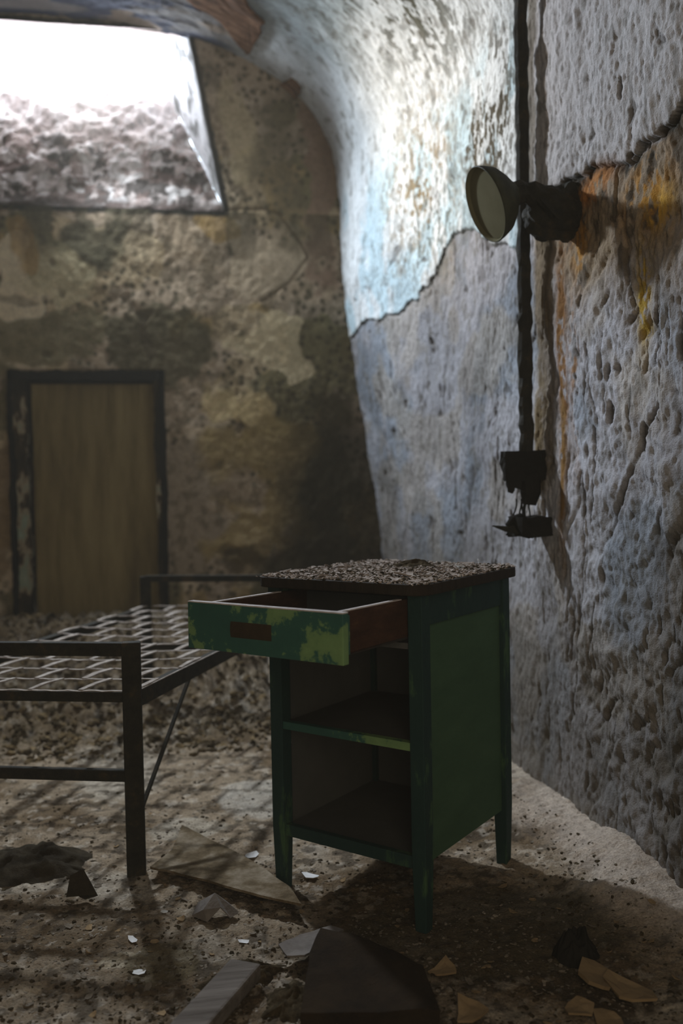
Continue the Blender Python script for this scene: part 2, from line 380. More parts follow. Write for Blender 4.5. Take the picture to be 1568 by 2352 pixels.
    rust(1290, 1050, 0.022, 0.30, [0.26, 0.14, 0.04], 1.4, seed=79, th=0.34)
    rust(1240, 1000, 0.05, 0.28, [0.22, 0.16, 0.07], 1.2, seed=80, th=0.36)
    # shadow of the pipe, painted brown on the wall beside it
    a0 = wp(1245, 500); pipe_shade = (1-ss(0.055, 0.085, np.abs(Y-a0[0])+0.03*(fbm(Y*12, u*5, 81, 3)-0.5)))*(1-ss(1.85, 1.95, u))*ss(0.95, 1.15, u)
    c = mix(c, [0.15, 0.105, 0.055], pipe_shade*0.75)
    a0 = wp(1228, 300); pipe_shade = (1-ss(0.02, 0.05, np.abs(Y-a0[0])+0.03*(fbm(Y*12, u*5, 82, 3)-0.5)))*ss(1.9, 2.0, u)
    c = mix(c, [0.10, 0.08, 0.05], pipe_shade*0.8)
    # a few individual gouges in the lower coat
    for (gx, gy, rr) in [(990,800,0.05),(1010,900,0.035),(930,930,0.03),(1510,740,0.03),(1395,860,0.03),(1430,200,0.03),(1330,690,0.03),(1400,950,0.035),(1360,1000,0.03),(1470,1010,0.045)]:
        a = wp(gx, gy); m = blob(Y, u, a[0], a[1], rr*0.6, rr)*fbm(Y*30, u*14, int(gx), 3)*1.8
        m = ss(0.35, 0.6, m); h -= 0.014*m; c = mix(c, [0.07, 0.06, 0.05], m*0.8)
    # light falling off towards the bottom and near end, painted in brown
    low_shade = (1-ss(0.15, 1.15, u+0.35*(fbm(Y*3, u*3, 91, 4)-0.5)))*0.75
    c = mix(c, [0.12, 0.10, 0.075], low_shade)
    near_shade = (1-ss(1.75, 2.25, Y+0.3*(fbm(Y*3, u*3, 92, 4)-0.5)-0.30*(u-1.2)*0.0))*(1-ss(1.1, 1.6, u))*0.6
    c = mix(c, [0.06, 0.048, 0.034], np.clip(near_shade*1.25, 0, 1))
    return h, c

ys = np.concatenate([np.linspace(-0.8, 1.3, 40)[:-1], np.linspace(1.3, 1.75, 60)[:-1], np.arange(1.75, 3.3, 0.0042), np.arange(3.3, YE+0.03, 0.0072)])
zs = np.concatenate([np.linspace(-0.06, 0.0, 3)[:-1], np.arange(0.0, ZS, 0.0055), [ZS]])
aa = np.linspace(0, PI/2, 330)
def shell(u, Y, X, Z, fields):
    h, c = fields(u, Y)
    P = np.stack([X, Y, Z], -1)
    dU = np.gradient(P, axis=0); dV = np.gradient(P, axis=1)
    nrm = np.cross(dU, dV); nrm /= np.linalg.norm(nrm, axis=-1, keepdims=True)+1e-9
    inward = np.stack([XC-X, 0*X, 1.0-Z], -1)
    nrm *= np.sign((nrm*inward).sum(-1, keepdims=True))
    return P+nrm*h[..., None], c
nZ = len(zs)
Zw, Yw = np.meshgrid(zs, ys, indexing='ij'); Xw = wall_x(Yw, Zw)
Aw, Ya = np.meshgrid(aa[1:], ys, indexing='ij'); Xa, Za = arc_pt(Ya, Aw)
Zall = np.concatenate([Zw, Za], 0); Xall = np.concatenate([Xw, Xa], 0); Yall = np.concatenate([Yw, Ya], 0)
Uall = np.concatenate([Zw, ZS+np.cumsum(np.concatenate([np.zeros((1, len(ys))), np.hypot(np.diff(Xa, axis=0), np.diff(Za, axis=0))], 0), 0)+0.006], 0)
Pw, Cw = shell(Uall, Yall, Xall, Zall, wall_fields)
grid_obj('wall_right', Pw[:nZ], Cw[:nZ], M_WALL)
# the vault: the same plaster over the right half, mirrored and coarser over the left half
def ceil_col(P, C):
    # left of the haunch the vault's shade is painted in, bluish grey over brown
    X, Y = P[..., 0], P[..., 1]
    t = 1-ss(0.20, 0.46, X+0.1*(fbm(X*5, Y*5, 5, 3)-0.5))
    g = np.ones(X.shape+(3,))*np.array([0.20, 0.19, 0.19])
    g = mix(g, [0.075, 0.085, 0.125], ss(0.45, 0.56, fbm(X*3, Y*9, 101, 4)))
    g = mix(g, [0.26, 0.21, 0.17], ss(0.52, 0.6, fbm(X*4+3, Y*12, 102, 4)))
    return C*(1-t[..., None])+g*t[..., None]
Pc = Pw[nZ-1:]; Cc = ceil_col(Pc, Cw[nZ-1:])
Pm = Pc[::-1][1:].copy(); Pm[..., 0] = 2*XC-Pm[..., 0]; Cm = Cc[::-1][1:]
Pm = Pm[:, ::3]; Cm = Cm[:, ::3]
ysub = Pc[:, ::1]
# keep one vertex grid: use the full Y sampling for both halves near the crown
PmF = Pc[::-1][1:].copy(); PmF[..., 0] = 2*XC-PmF[..., 0]; CmF = Cc[::-1][1:]
sel = np.unique(np.concatenate([np.arange(0, PmF.shape[0], 12), [PmF.shape[0]-1]]))
Pfull = np.concatenate([Pc, PmF[sel]], 0); Cfull = np.concatenate([Cc, CmF[sel]], 0)
grid_obj('ceiling', Pfull, Cfull, M_WALL)
# left wall (out of frame, it only returns light)
yl = np.linspace(-0.8, YE+0.03, 60); zl = np.linspace(-0.06, ZS+0.01, 40)
Zl, Yl = np.meshgrid(zl, yl, indexing='ij'); Xl = 2*XC-wall_x(Yl, Zl)
Pl = np.stack([Xl-0.0, Yl, Zl], -1); Cl = np.ones(Pl.shape)*np.array([0.24, 0.20, 0.14])*(0.7+0.6*fbm(Yl*3, Zl*3, 7, 4))[..., None]
grid_obj('wall_left', Pl, Cl, M_END)

# end wall with the window opening
WT, WB = 3.555, 2.58
def winR(z): return np.interp(z, [WB, WT], [0.232, 0.055])
def winL(z): return np.interp(z, [WB, WT], [-1.70, -1.52])
DX0, DX1, DZ = -0.945, -0.130, 1.690
xL = np.linspace(0, 1, 60); xM = np.linspace(0, 1, 240)[1:]; xR = np.linspace(0, 1, 230)[1:]
z1 = np.arange(-0.05, WB, 0.0085); z2 = np.linspace(WB, WT, 110); z3 = np.linspace(WT, 3.72, 14)[1:]
zz = np.concatenate([z1, z2, z3])
def rowx(z): 
    a, b = float(winL(z)), float(winR(z))
    return np.concatenate([-2.72+(a+2.72)*xL, a+(b-a)*xM, b+(1.24-b)*xR])
XE = np.array([rowx(z) for z in zz]); ZE = np.repeat(zz[:, None], XE.shape[1], 1)
def end_fields(X, Z):
    h = 0.020*(fbm(X*4, Z*4, 201, 4)-0.5)+0.006*(fbm(X*28, Z*28, 202, 3)-0.5)
    base = np.ones(X.shape+(3,))*np.array([0.30, 0.25, 0.19])
    n1 = fbm(X*1.9, Z*1.9, 203, 5); n2 = fbm(X*3.3+4, Z*3.3, 204, 5); n3 = fbm(X*2.6+8, Z*2.6+2, 205, 4)
    base = mix(base, [0.40, 0.35, 0.30], ss(0.50, 0.56, n1))
    base = mix(base, [0.24, 0.18, 0.09], ss(0.50, 0.60, n2)*0.8)
    base = mix(base, [0.10, 0.095, 0.06], ss(0.53, 0.60, n3)*0.85)
    base = mix(base, [0.25, 0.21, 0.19], ss(0.54, 0.57, fbm(X*2.2+1, Z*2.2+6, 206, 4))*0.7)
    sp = 1-ss(0.16, 0.34, worley(X*17, Z*17, 207)+0.10*(fbm(X*40, Z*40, 215, 2)-0.5)); reg = ss(0.46, 0.54, fbm(X*2.4+3, Z*2.4, 208, 3))
    def at(px, py): p = on(px, py, 1, YE); return p[0], p[2]
    for (px, py, rx, rz) in [(300,700,0.42,0.25),(600,900,0.45,0.35),(720,650,0.25,0.45)]:
        a = at(px, py); reg = np.maximum(reg, 1.5*blob(X, Z, a[0], a[1], rx, rz))
    base = mix(base, [0.045, 0.04, 0.028], np.clip(sp*reg, 0, 1)*0.85)
    sm = ss(0.55, 0.62, fbm(X*24, Z*24, 209, 3)); base = mix(base, [0.07, 0.06, 0.04], sm*0.5)
    # dark mould clouds and pale repairs at their places
    def patch(px, py, rx, rz, colr, amt, seed, soft=0.22):
        nonlocal base
        a = at(px, py); m = blob(X+0.25*(fbm(X*3.1,Z*3.1,seed+300,3)-0.5), Z+0.25*(fbm(X*3.1,Z*3.1,seed+400,3)-0.5), a[0], a[1], rx, rz)+0.9*(fbm(X*6, Z*6, seed, 4)-0.5)
        base = mix(base, colr, ss(0.40, 0.40+soft, m)*amt)
    patch(20, 650, 0.13, 0.28, [0.44, 0.40, 0.34], 0.9, 221, 0.04)
    patch(120, 620, 0.20, 0.20, [0.36, 0.33, 0.25], 0.7, 222)
    patch(190, 560, 0.20, 0.16, [0.045, 0.042, 0.028], 0.9, 223, 0.2)
    patch(60, 790, 0.50, 0.14, [0.11, 0.10, 0.065], 0.85, 224, 0.2)
    patch(380, 820, 0.30, 0.22, [0.06, 0.055, 0.035], 0.85, 225, 0.2)
    patch(600, 790, 0.22, 0.18, [0.42, 0.37, 0.28], 0.75, 226, 0.05)
    patch(590, 600, 0.22, 0.22, [0.31, 0.265, 0.22], 0.85, 227, 0.04)
    patch(560, 930, 0.18, 0.16, [0.42, 0.35, 0.22], 0.7, 228)
    patch(620, 1060, 0.45, 0.26, [0.20, 0.155, 0.075], 0.8, 229, 0.3)
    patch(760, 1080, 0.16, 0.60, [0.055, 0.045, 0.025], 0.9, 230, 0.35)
    patch(560, 1220, 0.30, 0.18, [0.23, 0.18, 0.09], 0.8, 231, 0.2)
    patch(640, 1290, 0.45, 0.14, [0.06, 0.045, 0.025], 0.85, 232, 0.25)
    patch(540, 330, 0.10, 0.40, [0.30, 0.26, 0.19], 0.7, 233, 0.2)
    patch(640, 400, 0.16, 0.50, [0.10, 0.085, 0.06], 0.75, 234, 0.35)
    patch(735, 420, 0.10, 0.60, [0.16, 0.11, 0.09], 0.8, 235, 0.2)
    patch(500, 520, 0.12, 0.10, [0.22, 0.15, 0.06], 0.7, 236)
    patch(40, 560, 0.10, 0.16, [0.26, 0.17, 0.07], 0.7, 237)
    patch(10, 1200, 0.10, 0.7, [0.14, 0.10, 0.06], 0.8, 238, 0.3)
    # plaster cracks and flaked edges
    cr = np.clip((ridge(X*2.1, Z*2.1, 210, 3)-0.885)/0.04, 0, 1); base = mix(base, [0.05, 0.04, 0.03], cr*0.5); h -= 0.006*cr
    line = [at(*p) for p in [(518,480),(600,478),(640,490),(690,560),(705,590),(660,650),(600,690)]]
    e = np.exp(-((segdist(X, Z, line)+0.01*(fbm(X*20, Z*20, 211, 3)-0.5))/0.010)**2); base = mix(base, [0.05, 0.035, 0.02], e*0.7); h -= 0.008*e
    # black line of tar round the window opening
    d = np.maximum(X-winR(Z), WB-Z); d = np.maximum(d, Z-WT)
    e = 1-ss(0.028, 0.045, d+0.014*fbm(X*22, Z*22, 212, 2))
    base = mix(base, [0.012, 0.011, 0.010], e)
    run = (1-ss(0.0, 0.45, WB-Z))*(Z < WB)*ss(0.45, 0.6, fbm(X*11, Z*2, 213, 3)); base = mix(base, [0.05, 0.045, 0.03], run*0.7)
    # recess of the walled-up door
    ins = ss(-0.004, 0.004, X-DX0)*ss(-0.004, 0.004, DX1-X)*ss(-0.004, 0.004, DZ-Z)
    h = h*(1-ins)-0.10*ins
    base = mix(base, [0.03, 0.025, 0.02], ins)  # recess painted near black for the shadow gaps round the panel
    return h, base
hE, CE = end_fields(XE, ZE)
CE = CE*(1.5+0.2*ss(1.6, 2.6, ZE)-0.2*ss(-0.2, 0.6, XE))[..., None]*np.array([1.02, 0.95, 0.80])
st = ss(0.30, 0.62, XE+0.35*(fbm(XE*3.5, ZE*2.2, 251, 5)-0.5)-0.14*(ZE-0.6))*(1-ss(1.15, 1.75, ZE+0.4*(fbm(XE*4, ZE*4, 252, 4)-0.5)))  # end wall coloured darker towards its lower right corner
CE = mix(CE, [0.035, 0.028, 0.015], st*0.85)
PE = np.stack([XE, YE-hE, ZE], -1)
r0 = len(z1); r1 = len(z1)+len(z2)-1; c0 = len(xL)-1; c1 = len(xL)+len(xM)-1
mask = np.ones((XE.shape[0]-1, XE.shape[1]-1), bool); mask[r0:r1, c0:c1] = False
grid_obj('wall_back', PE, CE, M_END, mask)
opening = PE[r0:r1+1, c0:c1+1]

# window reveal: sloping sill, jambs and head running out to the glazed slot
APY = 5.52
AP = dict(R=-0.075, L=-1.42, B=3.41, T=3.665)
def reveal(edge, outer, n, fields, name, parent):
    t = np.linspace(0, 1, n)[:, None, None]
    P = edge[None]*(1-t)+outer[None]*t
    dU = np.gradient(P, axis=0); dV = np.gradient(P, axis=1)
    nr = np.cross(dU, dV); nr /= np.linalg.norm(nr, axis=-1, keepdims=True)+1e-9
    cen = np.array([-0.75, 5.2, 3.1]); nr *= np.sign(((cen-P)*nr).sum(-1, keepdims=True))
    T = np.repeat(np.linspace(0, 1, n)[:, None], edge.shape[0], 1)
    h, c = fields(P, T); w = np.sin(PI*np.clip(T, 0, 1))**0.3
    o = grid_obj(name, P+nr*(h*w)[..., None], c, M_SILL, kind=None); o.parent = parent
    return o
def sill_f(P, T):
    X = P[..., 0]; a = X*9; b = T*9
    h = 0.05*(fbm(a, b, 301, 4)-0.45)+0.025*(fbm(X*24, T*20, 306, 3)-0.5)
    c = np.ones(X.shape+(3,))*np.array([0.56, 0.49, 0.46])
    c = mix(c, [0.05, 0.04, 0.035], ss(0.50, 0.57, 0.6*fbm(X*9, T*6, 302, 4)+0.4*fbm(X*34, T*22, 307, 3)+0.13*(0.45-T))*0.9)
    c = mix(c, [0.22, 0.15, 0.13], ss(0.5, 0.6, fbm(X*14+3, T*12, 303, 4)+0.12*(0.4-T))*0.6)
    c = mix(c, [0.72, 0.68, 0.66], ss(0.6, 0.66, fbm(X*16+9, T*14, 304, 3)))
    c = mix(c, [0.80, 0.78, 0.78], ss(0.45, 0.85, T)*0.8)  # upper sill painted whiter for the strong light; debris darkens the lower part
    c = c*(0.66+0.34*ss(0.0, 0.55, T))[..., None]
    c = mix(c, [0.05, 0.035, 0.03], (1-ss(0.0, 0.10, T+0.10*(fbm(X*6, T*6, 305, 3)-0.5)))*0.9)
    return h, c
def jamb_f(P, T):
    Z = P[..., 2]
    h = 0.02*(fbm(Z*9, T*6, 311, 4)-0.5)
    c = np.ones(Z.shape+(3,))*np.array([0.70, 0.70, 0.72])
    c = mix(c, [0.06, 0.06, 0.05], ss(0.57, 0.64, fbm(Z*12, T*9, 312, 4))*0.8)
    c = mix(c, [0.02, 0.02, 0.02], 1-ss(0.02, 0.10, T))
    return h, c
def head_f(P, T):
    X = P[..., 0]
    c = np.ones(X.shape+(3,))*np.array([0.62, 0.50, 0.47]); c = mix(c, [0.3, 0.2, 0.2], ss(0.5, 0.62, fbm(X*9, T*3, 313, 4))*0.5)
    return 0.01*(fbm(X*9, T*6, 314, 3)-0.5), c
win = bpy.data.objects.new('window_1', None); COL.objects.link(win); win['kind'] = 'structure'
def outer_line(p, q, n):
    t = np.linspace(0, 1, n)[:, None]; return np.array(p)[None]*(1-t)+np.array(q)[None]*t
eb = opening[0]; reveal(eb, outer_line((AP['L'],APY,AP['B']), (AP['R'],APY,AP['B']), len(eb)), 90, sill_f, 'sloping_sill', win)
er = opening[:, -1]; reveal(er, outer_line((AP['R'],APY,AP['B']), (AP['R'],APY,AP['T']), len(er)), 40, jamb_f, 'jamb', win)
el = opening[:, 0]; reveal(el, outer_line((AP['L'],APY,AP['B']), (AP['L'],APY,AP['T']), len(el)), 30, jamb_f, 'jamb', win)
et = opening[-1]; reveal(et, outer_line((AP['L'],APY,AP['T']), (AP['R'],APY,AP['T']), len(et)), 30, head_f, 'head', win)

# floor
def bank_h(X, Y):
    """rubble banked against the walls"""
    n = fbm(X*5, Y*5, 401, 4)
    b = 0.0
    d = YE-Y
    b = b+0.36*(1-ss(0.0, 1.25, d+0.5*(n-0.5)))**1.3
    dr = wall_x(Y, 0*Y)-X
    crest = np.interp(Y, [1.6,1.9,2.05,2.25,2.45,2.9,3.6], [0.02,0.055,0.075,0.085,0.055,0.03,0.02])
    b = b+crest*(1-ss(0.0, 0.34, dr+0.16*(n-0.5)))
    return b
def floor_fields(X, Y):
    h = bank_h(X, Y)
    h = h+0.016*(fbm(X*6, Y*6, 402, 4)-0.5)+0.011*(fbm(X*30, Y*30, 403, 4)-0.5)+0.006*(fbm(X*80, Y*80, 404, 2)-0.5)
    rub = ss(3.3, 3.9, Y+0.5*(fbm(X*4, Y*4, 405, 3)-0.5))
    w = worley(X*22, Y*22, 406); h = h+rub*0.045*(0.6-w)-0.008
    w2 = worley(X*45, Y*45, 407); h = h+0.006*(0.5-w2)*ss(0.45, 0.6, fbm(X*3, Y*3, 408, 3))
    c = np.ones(X.shape+(3,))*np.array([0.26, 0.215, 0.165])
    c = mix(c, [0.36, 0.33, 0.29], ss(0.47, 0.60, fbm(X*3.4, Y*3.4, 411, 4)))
    c = mix(c, [0.12, 0.085, 0.05], ss(0.50, 0.62, fbm(X*2.7+5, Y*2.7, 412, 4))*0.85)
    c = mix(c, [0.05, 0.04, 0.03], ss(0.56, 0.64, fbm(X*22, Y*22, 413, 4))*0.7)
    c = mix(c, [0.55, 0.52, 0.48], ss(0.66, 0.71, fbm(X*36, Y*36, 414, 3))*0.4)
    def patch(px, py, rx, ry, colr, amt, seed):
        nonlocal c
        a = on(px, py, 2, 0); m = blob(X, Y, a[0], a[1], rx, ry)+0.4*(fbm(X*9, Y*9, seed, 4)-0.5)
        c = mix(c, colr, ss(0.4, 0.55, m)*amt)
    patch(300, 2195, 0.08, 0.04, [0.50, 0.46, 0.38], 0.8, 421)
    patch(60, 2265, 0.04, 0.03, [0.46, 0.40, 0.32], 0.7, 422)
    patch(590, 1820, 0.16, 0.22, [0.50, 0.49, 0.47], 0.6, 423)
    patch(420, 1900, 0.14, 0.10, [0.42, 0.40, 0.36], 0.6, 424)
    patch(380, 2200, 0.10, 0.10, [0.10, 0.08, 0.04], 0.7, 425)
    patch(1100, 2130, 0.4, 0.25, [0.09, 0.075, 0.05], 0.8, 426)  # dark patch painted where the cabinet's shadow falls
    bk = ss(0.012, 0.05, bank_h(X, Y))*(1-ss(2.9, 3.3, Y)); c = mix(c, [0.50, 0.45, 0.42], bk*0.85)
    c = c*(1.02*(1-0.25*(1-ss(1.9, 2.6, Y))))[..., None]*np.array([1.04, 0.97, 0.86])  # floor painted darker towards the front, where the light dims
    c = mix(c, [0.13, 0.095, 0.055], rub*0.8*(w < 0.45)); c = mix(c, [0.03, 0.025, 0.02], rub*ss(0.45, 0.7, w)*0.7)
    return h, c
xs = np.concatenate([np.linspace(-2.7, -0.95, 50)[:-1], np.arange(-0.95, 1.20, 0.0058)])
yf = np.concatenate([np.linspace(-0.8, 1.25, 40)[:-1], np.arange(1.25, 3.3, 0.0058), np.arange(3.3, YE+0.05, 0.0105)])
XF, YF = np.meshgrid(xs, yf, indexing='ij')
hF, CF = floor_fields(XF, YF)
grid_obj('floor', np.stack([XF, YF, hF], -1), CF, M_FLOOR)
def fz(x, y):
    return float(floor_fields(np.array([[float(x)]]), np.array([[float(y)]]))[0][0, 0])

# front wall behind the camera, with an unseen doorway added for the fill lamp
m = MB()
m.box(-2.75, -0.4, -0.95, -0.8, -0.05, 3.75); m.box(0.6, 1.25, -0.95, -0.8, -0.05, 3.75); m.box(-0.4, 0.6, -0.95, -0.8, 2.5, 3.75); m.box(-0.5, 0.7, -1.05, -0.95, -0.05, 2.6)
fw = m.build('wall_front', M_BOARD); fw['kind'] = 'structure'

# ------------------------------------------------------------------ walled-up low door in the end wall
door = bpy.data.objects.new('door_1', None); COL.objects.link(door); door['kind'] = 'structure'
rng = random.Random(4)
def ragged_bar(name, x0, x1, z0, z1, y0, y1, mat, seed, amp=0.006):
    n = 60; vert = (z1-z0) > (x1-x0); r = random.Random(seed)
    mb = MB(); k = []
    a = amp
    off0 = off1 = 0; vs = []; fs = []
    for i in range(n+1):
        t = i/n; off0 = 0.8*off0+r.uniform(-a, a)*0.7; off1 = 0.8*off1+r.uniform(-a, a)*0.7
        if vert: c = [(x0+off0, z0+(z1-z0)*t), (x1+off1, z0+(z1-z0)*t)]
        else: c = [(x0+(x1-x0)*t, z0+off0), (x0+(x1-x0)*t, z1+off1)]
        for (x, z) in c:
            vs.append((x, y0, z)); vs.append((x, y1, z))
    for i in range(n):
        a_ = i*4; b_ = a_+4
        fs += [(a_, a_+2, b_+2, b_), (a_+1, b_+1, b_+3, a_+3), (a_, b_, b_+1, a_+1), (a_+2, a_+3, b_+3, b_+2)]
    fs += [(0,1,3,2), (n*4, n*4+2, n*4+3, n*4+1)]
    mb.add(vs, fs); return mb.build(name, mat, door)
ragged_bar('door_panel', DX0+0.115, DX1-0.045, 0.02, DZ-0.07, YE+0.02, YE+0.06, M_DOORP, 1, 0.002)
ragged_bar('door_jamb', DX0+0.025, DX0+0.092, 0.0, DZ-0.05, YE-0.02, YE+0.07, M_JAMB, 2)
ragged_bar('door_jamb', DX1-0.050, DX1-0.018, 0.0, DZ-0.05, YE-0.02, YE+0.07, M_JAMB, 3)
ragged_bar('head_gap_shade', DX0+0.0, DX1, DZ-0.052, DZ-0.004, YE-0.03, YE+0.07, M_BLACK, 5)  # black bars here and below stand in for the frame's shadow gaps
ragged_bar('side_gap_shade', DX0-0.004, DX0+0.022, 0.0, DZ, YE-0.03, YE+0.06, M_BLACK, 6)
ragged_bar('side_gap_shade', DX1-0.016, DX1+0.010, 0.0, DZ, YE-0.03, YE+0.06, M_BLACK, 7)

# ------------------------------------------------------------------ bedside cabinet
CA = math.radians(-44.6)
fc = (0.356, 2.150)                                  # middle of the front, on the floor
W, D, HT = 0.455, 0.476, 0.805
cab = thing('bedside_cabinet', 'green painted wooden bedside cabinet with open drawer, debris on its top', 'cabinet', (fc[0], fc[1], 0.0), CA)
hw = W/2; LG = 0.038; TT = 0.026
legs = [(-hw, 0, 1), (hw, 0, -1), (-hw, D, 1), (hw, D, -1)]
for (x, y, s) in legs:
    mb = MB(); ys0, ys1 = (y, y+LG) if y == 0 else (y-LG, y)
    xa, xb = (x, x+LG) if s > 0 else (x-LG, x)
    # straight shaft, slightly tapered foot
    vs = []
    for (z, k) in ((-0.01, 0.78), (0.16, 1.0), (HT-TT, 1.0)):
        cx, cy = (xa+xb)/2, (ys0+ys1)/2
        for a, b in ((-1,-1),(1,-1),(1,1),(-1,1)): vs.append((cx+a*LG/2*k, cy+b*LG/2*k, z))
    mb.add(vs, [(0,1,2,3),(0,4,5,1),(1,5,6,2),(2,6,7,3),(3,7,4,0),(4,8,9,5),(5,9,10,6),(6,10,11,7),(7,11,8,4),(8,11,10,9)])
    mb.build('leg', M_TEAL, cab, bevel=0.002)
# tabletop board with a chipped rounded edge
def rounded_rect(x0, x1, y0, y1, r, n=6):
    pts = []
    for cx, cy, a0 in ((x1-r,y0+r,-PI/2),(x1-r,y1-r,0),(x0+r,y1-r,PI/2),(x0+r,y0+r,PI)):
        for k in range(n+1): a = a0+PI/2*k/n; pts.append((cx+r*math.cos(a), cy+r*math.sin(a)))
    return pts
def prism(poly, z0, z1):
    n = len(poly); mb = MB()
    mb.add([(x,y,z0) for x,y in poly]+[(x,y,z1) for x,y in poly], [tuple(range(n-1,-1,-1)), tuple(range(n,2*n))]+[(i,(i+1)%n,n+(i+1)%n,n+i) for i in range(n)])
    return mb
top = prism(rounded_rect(-hw-0.022, hw+0.022, -0.030, D+0.028, 0.045), HT-TT, HT).build('tabletop', M_DARKWOOD, cab, bevel=0.003)
# aprons, side panels, back
m = MB(); m.box(hw-0.028, hw-0.006, LG, D-LG, HT-TT-0.075, HT-TT); m.build('apron', M_TEAL, cab, bevel=0.002)
m = MB(); m.box(-hw+0.006, -hw+0.028, LG, D-LG, HT-TT-0.075, HT-TT); m.build('apron', M_TEAL, cab, bevel=0.002)
m = MB(); m.box(hw-0.024, hw-0.014, LG-0.004, D-LG+0.004, 0.145, HT-TT-0.07); sp_ = m.build('side_panel', M_PANEL, cab); sp_['label'] = 'paler green side panel'
m = MB(); m.box(-hw+0.014, -hw+0.024, LG-0.004, D-LG+0.004, 0.145, HT-TT-0.07); m.build('side_panel', M_BLACKISH, cab)
m = MB(); m.box(-hw+LG-0.004, hw-LG+0.004, D-0.024, D-0.014, 0.145, HT-TT); m.build('back_panel', M_BLACKISH, cab)
m = MB(); m.box(-hw+0.02, hw-0.02, 0.012, D-0.02, 0.140, 0.155); m.build('bottom_panel', M_BLACKISH, cab)
m = MB(); m.box(-hw+LG-0.002, hw-LG+0.002, 0.006, 0.026, 0.135, 0.165); m.build('bottom_rail', M_TEAL, cab, bevel=0.002)
m = MB(); m.box(-hw+LG-0.002, hw-LG+0.002, 0.004, 0.026, 0.412, 0.432); m.build('middle_rail', M_GREEN, cab, bevel=0.002)
m = MB(); m.box(-hw+0.024, hw-0.024, 0.026, D-0.03, 0.412, 0.424); m.build('shelf', M_BLACKISH, cab)
m = MB(); m.box(-hw+LG-0.002, hw-LG+0.002, 0.008, 0.024, 0.650, 0.664); m.build('drawer_rail', M_BLACKISH, cab)
# drawer, pulled out about 30 cm
drw = bpy.data.objects.new('drawer', None); COL.objects.link(drw); drw.parent = cab
drw.location = (0, -0.300, 0.668); drw.rotation_euler = (math.radians(-0.4), 0, 0)
dh = 0.105; DL = 0.40; bx = 0.183
m = MB(); m.box(-0.217, 0.217, 0, 0.020, 0, dh); m.build('drawer_front', M_GREEN, drw, bevel=0.0015)
m = MB(); m.box(-0.217, 0.217, 0.0, 0.019, dh, dh+0.0025); m.build('dust_strip', M_PALEEDGE, drw)
for s in (-1, 1):
    m = MB(); m.box(min(s*bx, s*(bx-0.014)), max(s*bx, s*(bx-0.014)), 0.018, DL, 0.008, dh-0.004); m.build('drawer_side', M_REDWOOD, drw)
    m = MB(); m.box(min(s*bx, s*(bx-0.012)), max(s*bx, s*(bx-0.012)), 0.020, 0.285, dh-0.004, dh-0.0015); m.build('dust_strip', M_PALEEDGE, drw)
m = MB(); m.box(bx-0.001, bx+0.004, 0.055, 0.068, 0.010, dh-0.012); m.build('paint_stripe', M_GREEN, drw)
m = MB(); m.box(-bx, bx, 0.018, DL, 0.008, 0.014); m.build('drawer_bottom', M_BLACKISH, drw)
m = MB(); m.box(-bx, bx, DL-0.012, DL, 0.014, dh-0.010); m.build('drawer_back', M_BLACKISH, drw)
m = MB(); m.add([(x, -0.0025+0.0045*(abs(z-0.052)/0.024)**2, z) for z in (0.028,0.036,0.044,0.052,0.060,0.068,0.076) for x in (-0.086, 0.030)],
                [(2*i, 2*i+1, 2*i+3, 2*i+2) for i in range(6)])
hp = m.build('finger_plate', M_PLATE, drw); hp['label'] = 'dark brown finger plate'
md = hp.modifiers.new('t', 'SOLIDIFY'); md.thickness = 0.003

cabM = Matrix.Translation((fc[0], fc[1], 0)) @ Matrix.Rotation(CA, 4, 'Z')
# ------------------------------------------------------------------ flakes
def flake_mesh(name, seed, r=0.02, th=0.0025, curl=0.3, mat=None, asp=1.6, n=8):
    rg = random.Random(seed); mb = MB(); pts = []
    for k in range(n):
        a = 2*PI*(k+rg.uniform(-0.3, 0.3))/n; rr = r*rg.uniform(0.6, 1.15)
        pts.append((rr*math.cos(a)*asp, rr*math.sin(a)))
    def zz_(x, y): return curl*((x*0.8+y*0.3)**2)/r*0.5+rg.uniform(-0.001, 0.001)*r/0.02
    up = [(x, y, zz_(x, y)+th) for x, y in pts]; dn = [(x*0.95, y*0.95, z-th) for x, y, z in up]
    inn = [(x*0.5, y*0.5, zz_(x*0.5, y*0.5)+th) for x, y in pts]; ind = [(x, y, z-th) for x, y, z in inn]
    c = (0, 0, zz_(0, 0)+th); cd = (0, 0, c[2]-th)
    vs = up+inn+[c]+dn+ind+[cd]; N_ = n; fs = []
    for k in range(n):
        j = (k+1) % n
        fs += [(k, j, N_+j, N_+k), (N_+k, N_+j, 2*N_), (2*N_+1+k, 3*N_+1+k, 3*N_+1+j, 2*N_+1+j), (3*N_+1+k, 4*N_+1, 3*N_+1+j), (k, 2*N_+1+k, 2*N_+1+j, j)]
    mb.add(vs, fs)
    me = bpy.data.meshes.new(name); me.from_pydata(mb.v, [], mb.f); me.update()
    bm = bmesh.new(); bm.from_mesh(me); bmesh.ops.recalc_face_normals(bm, faces=bm.faces); bm.to_mesh(me); bm.free()
    me.materials.append(mat or M_FLAKE); return me
FL = [flake_mesh('plaster_flake', s, 0.013, 0.002, 0.35, M_FLAKE) for s in range(10)]
FLT = [flake_mesh('tan_flake', 50+s, 0.014, 0.0025, 0.3, M_TANFLAKE) for s in range(6)]
FLG = [flake_mesh('dull_flake', 20+s, 0.013, 0.002, 0.35, M_GRIT) for s in range(5)]
FLW = [flake_mesh('paint_chip', 80+s, 0.012, 0.0012, 0.3, M_WFLAKE) for s in range(4)]
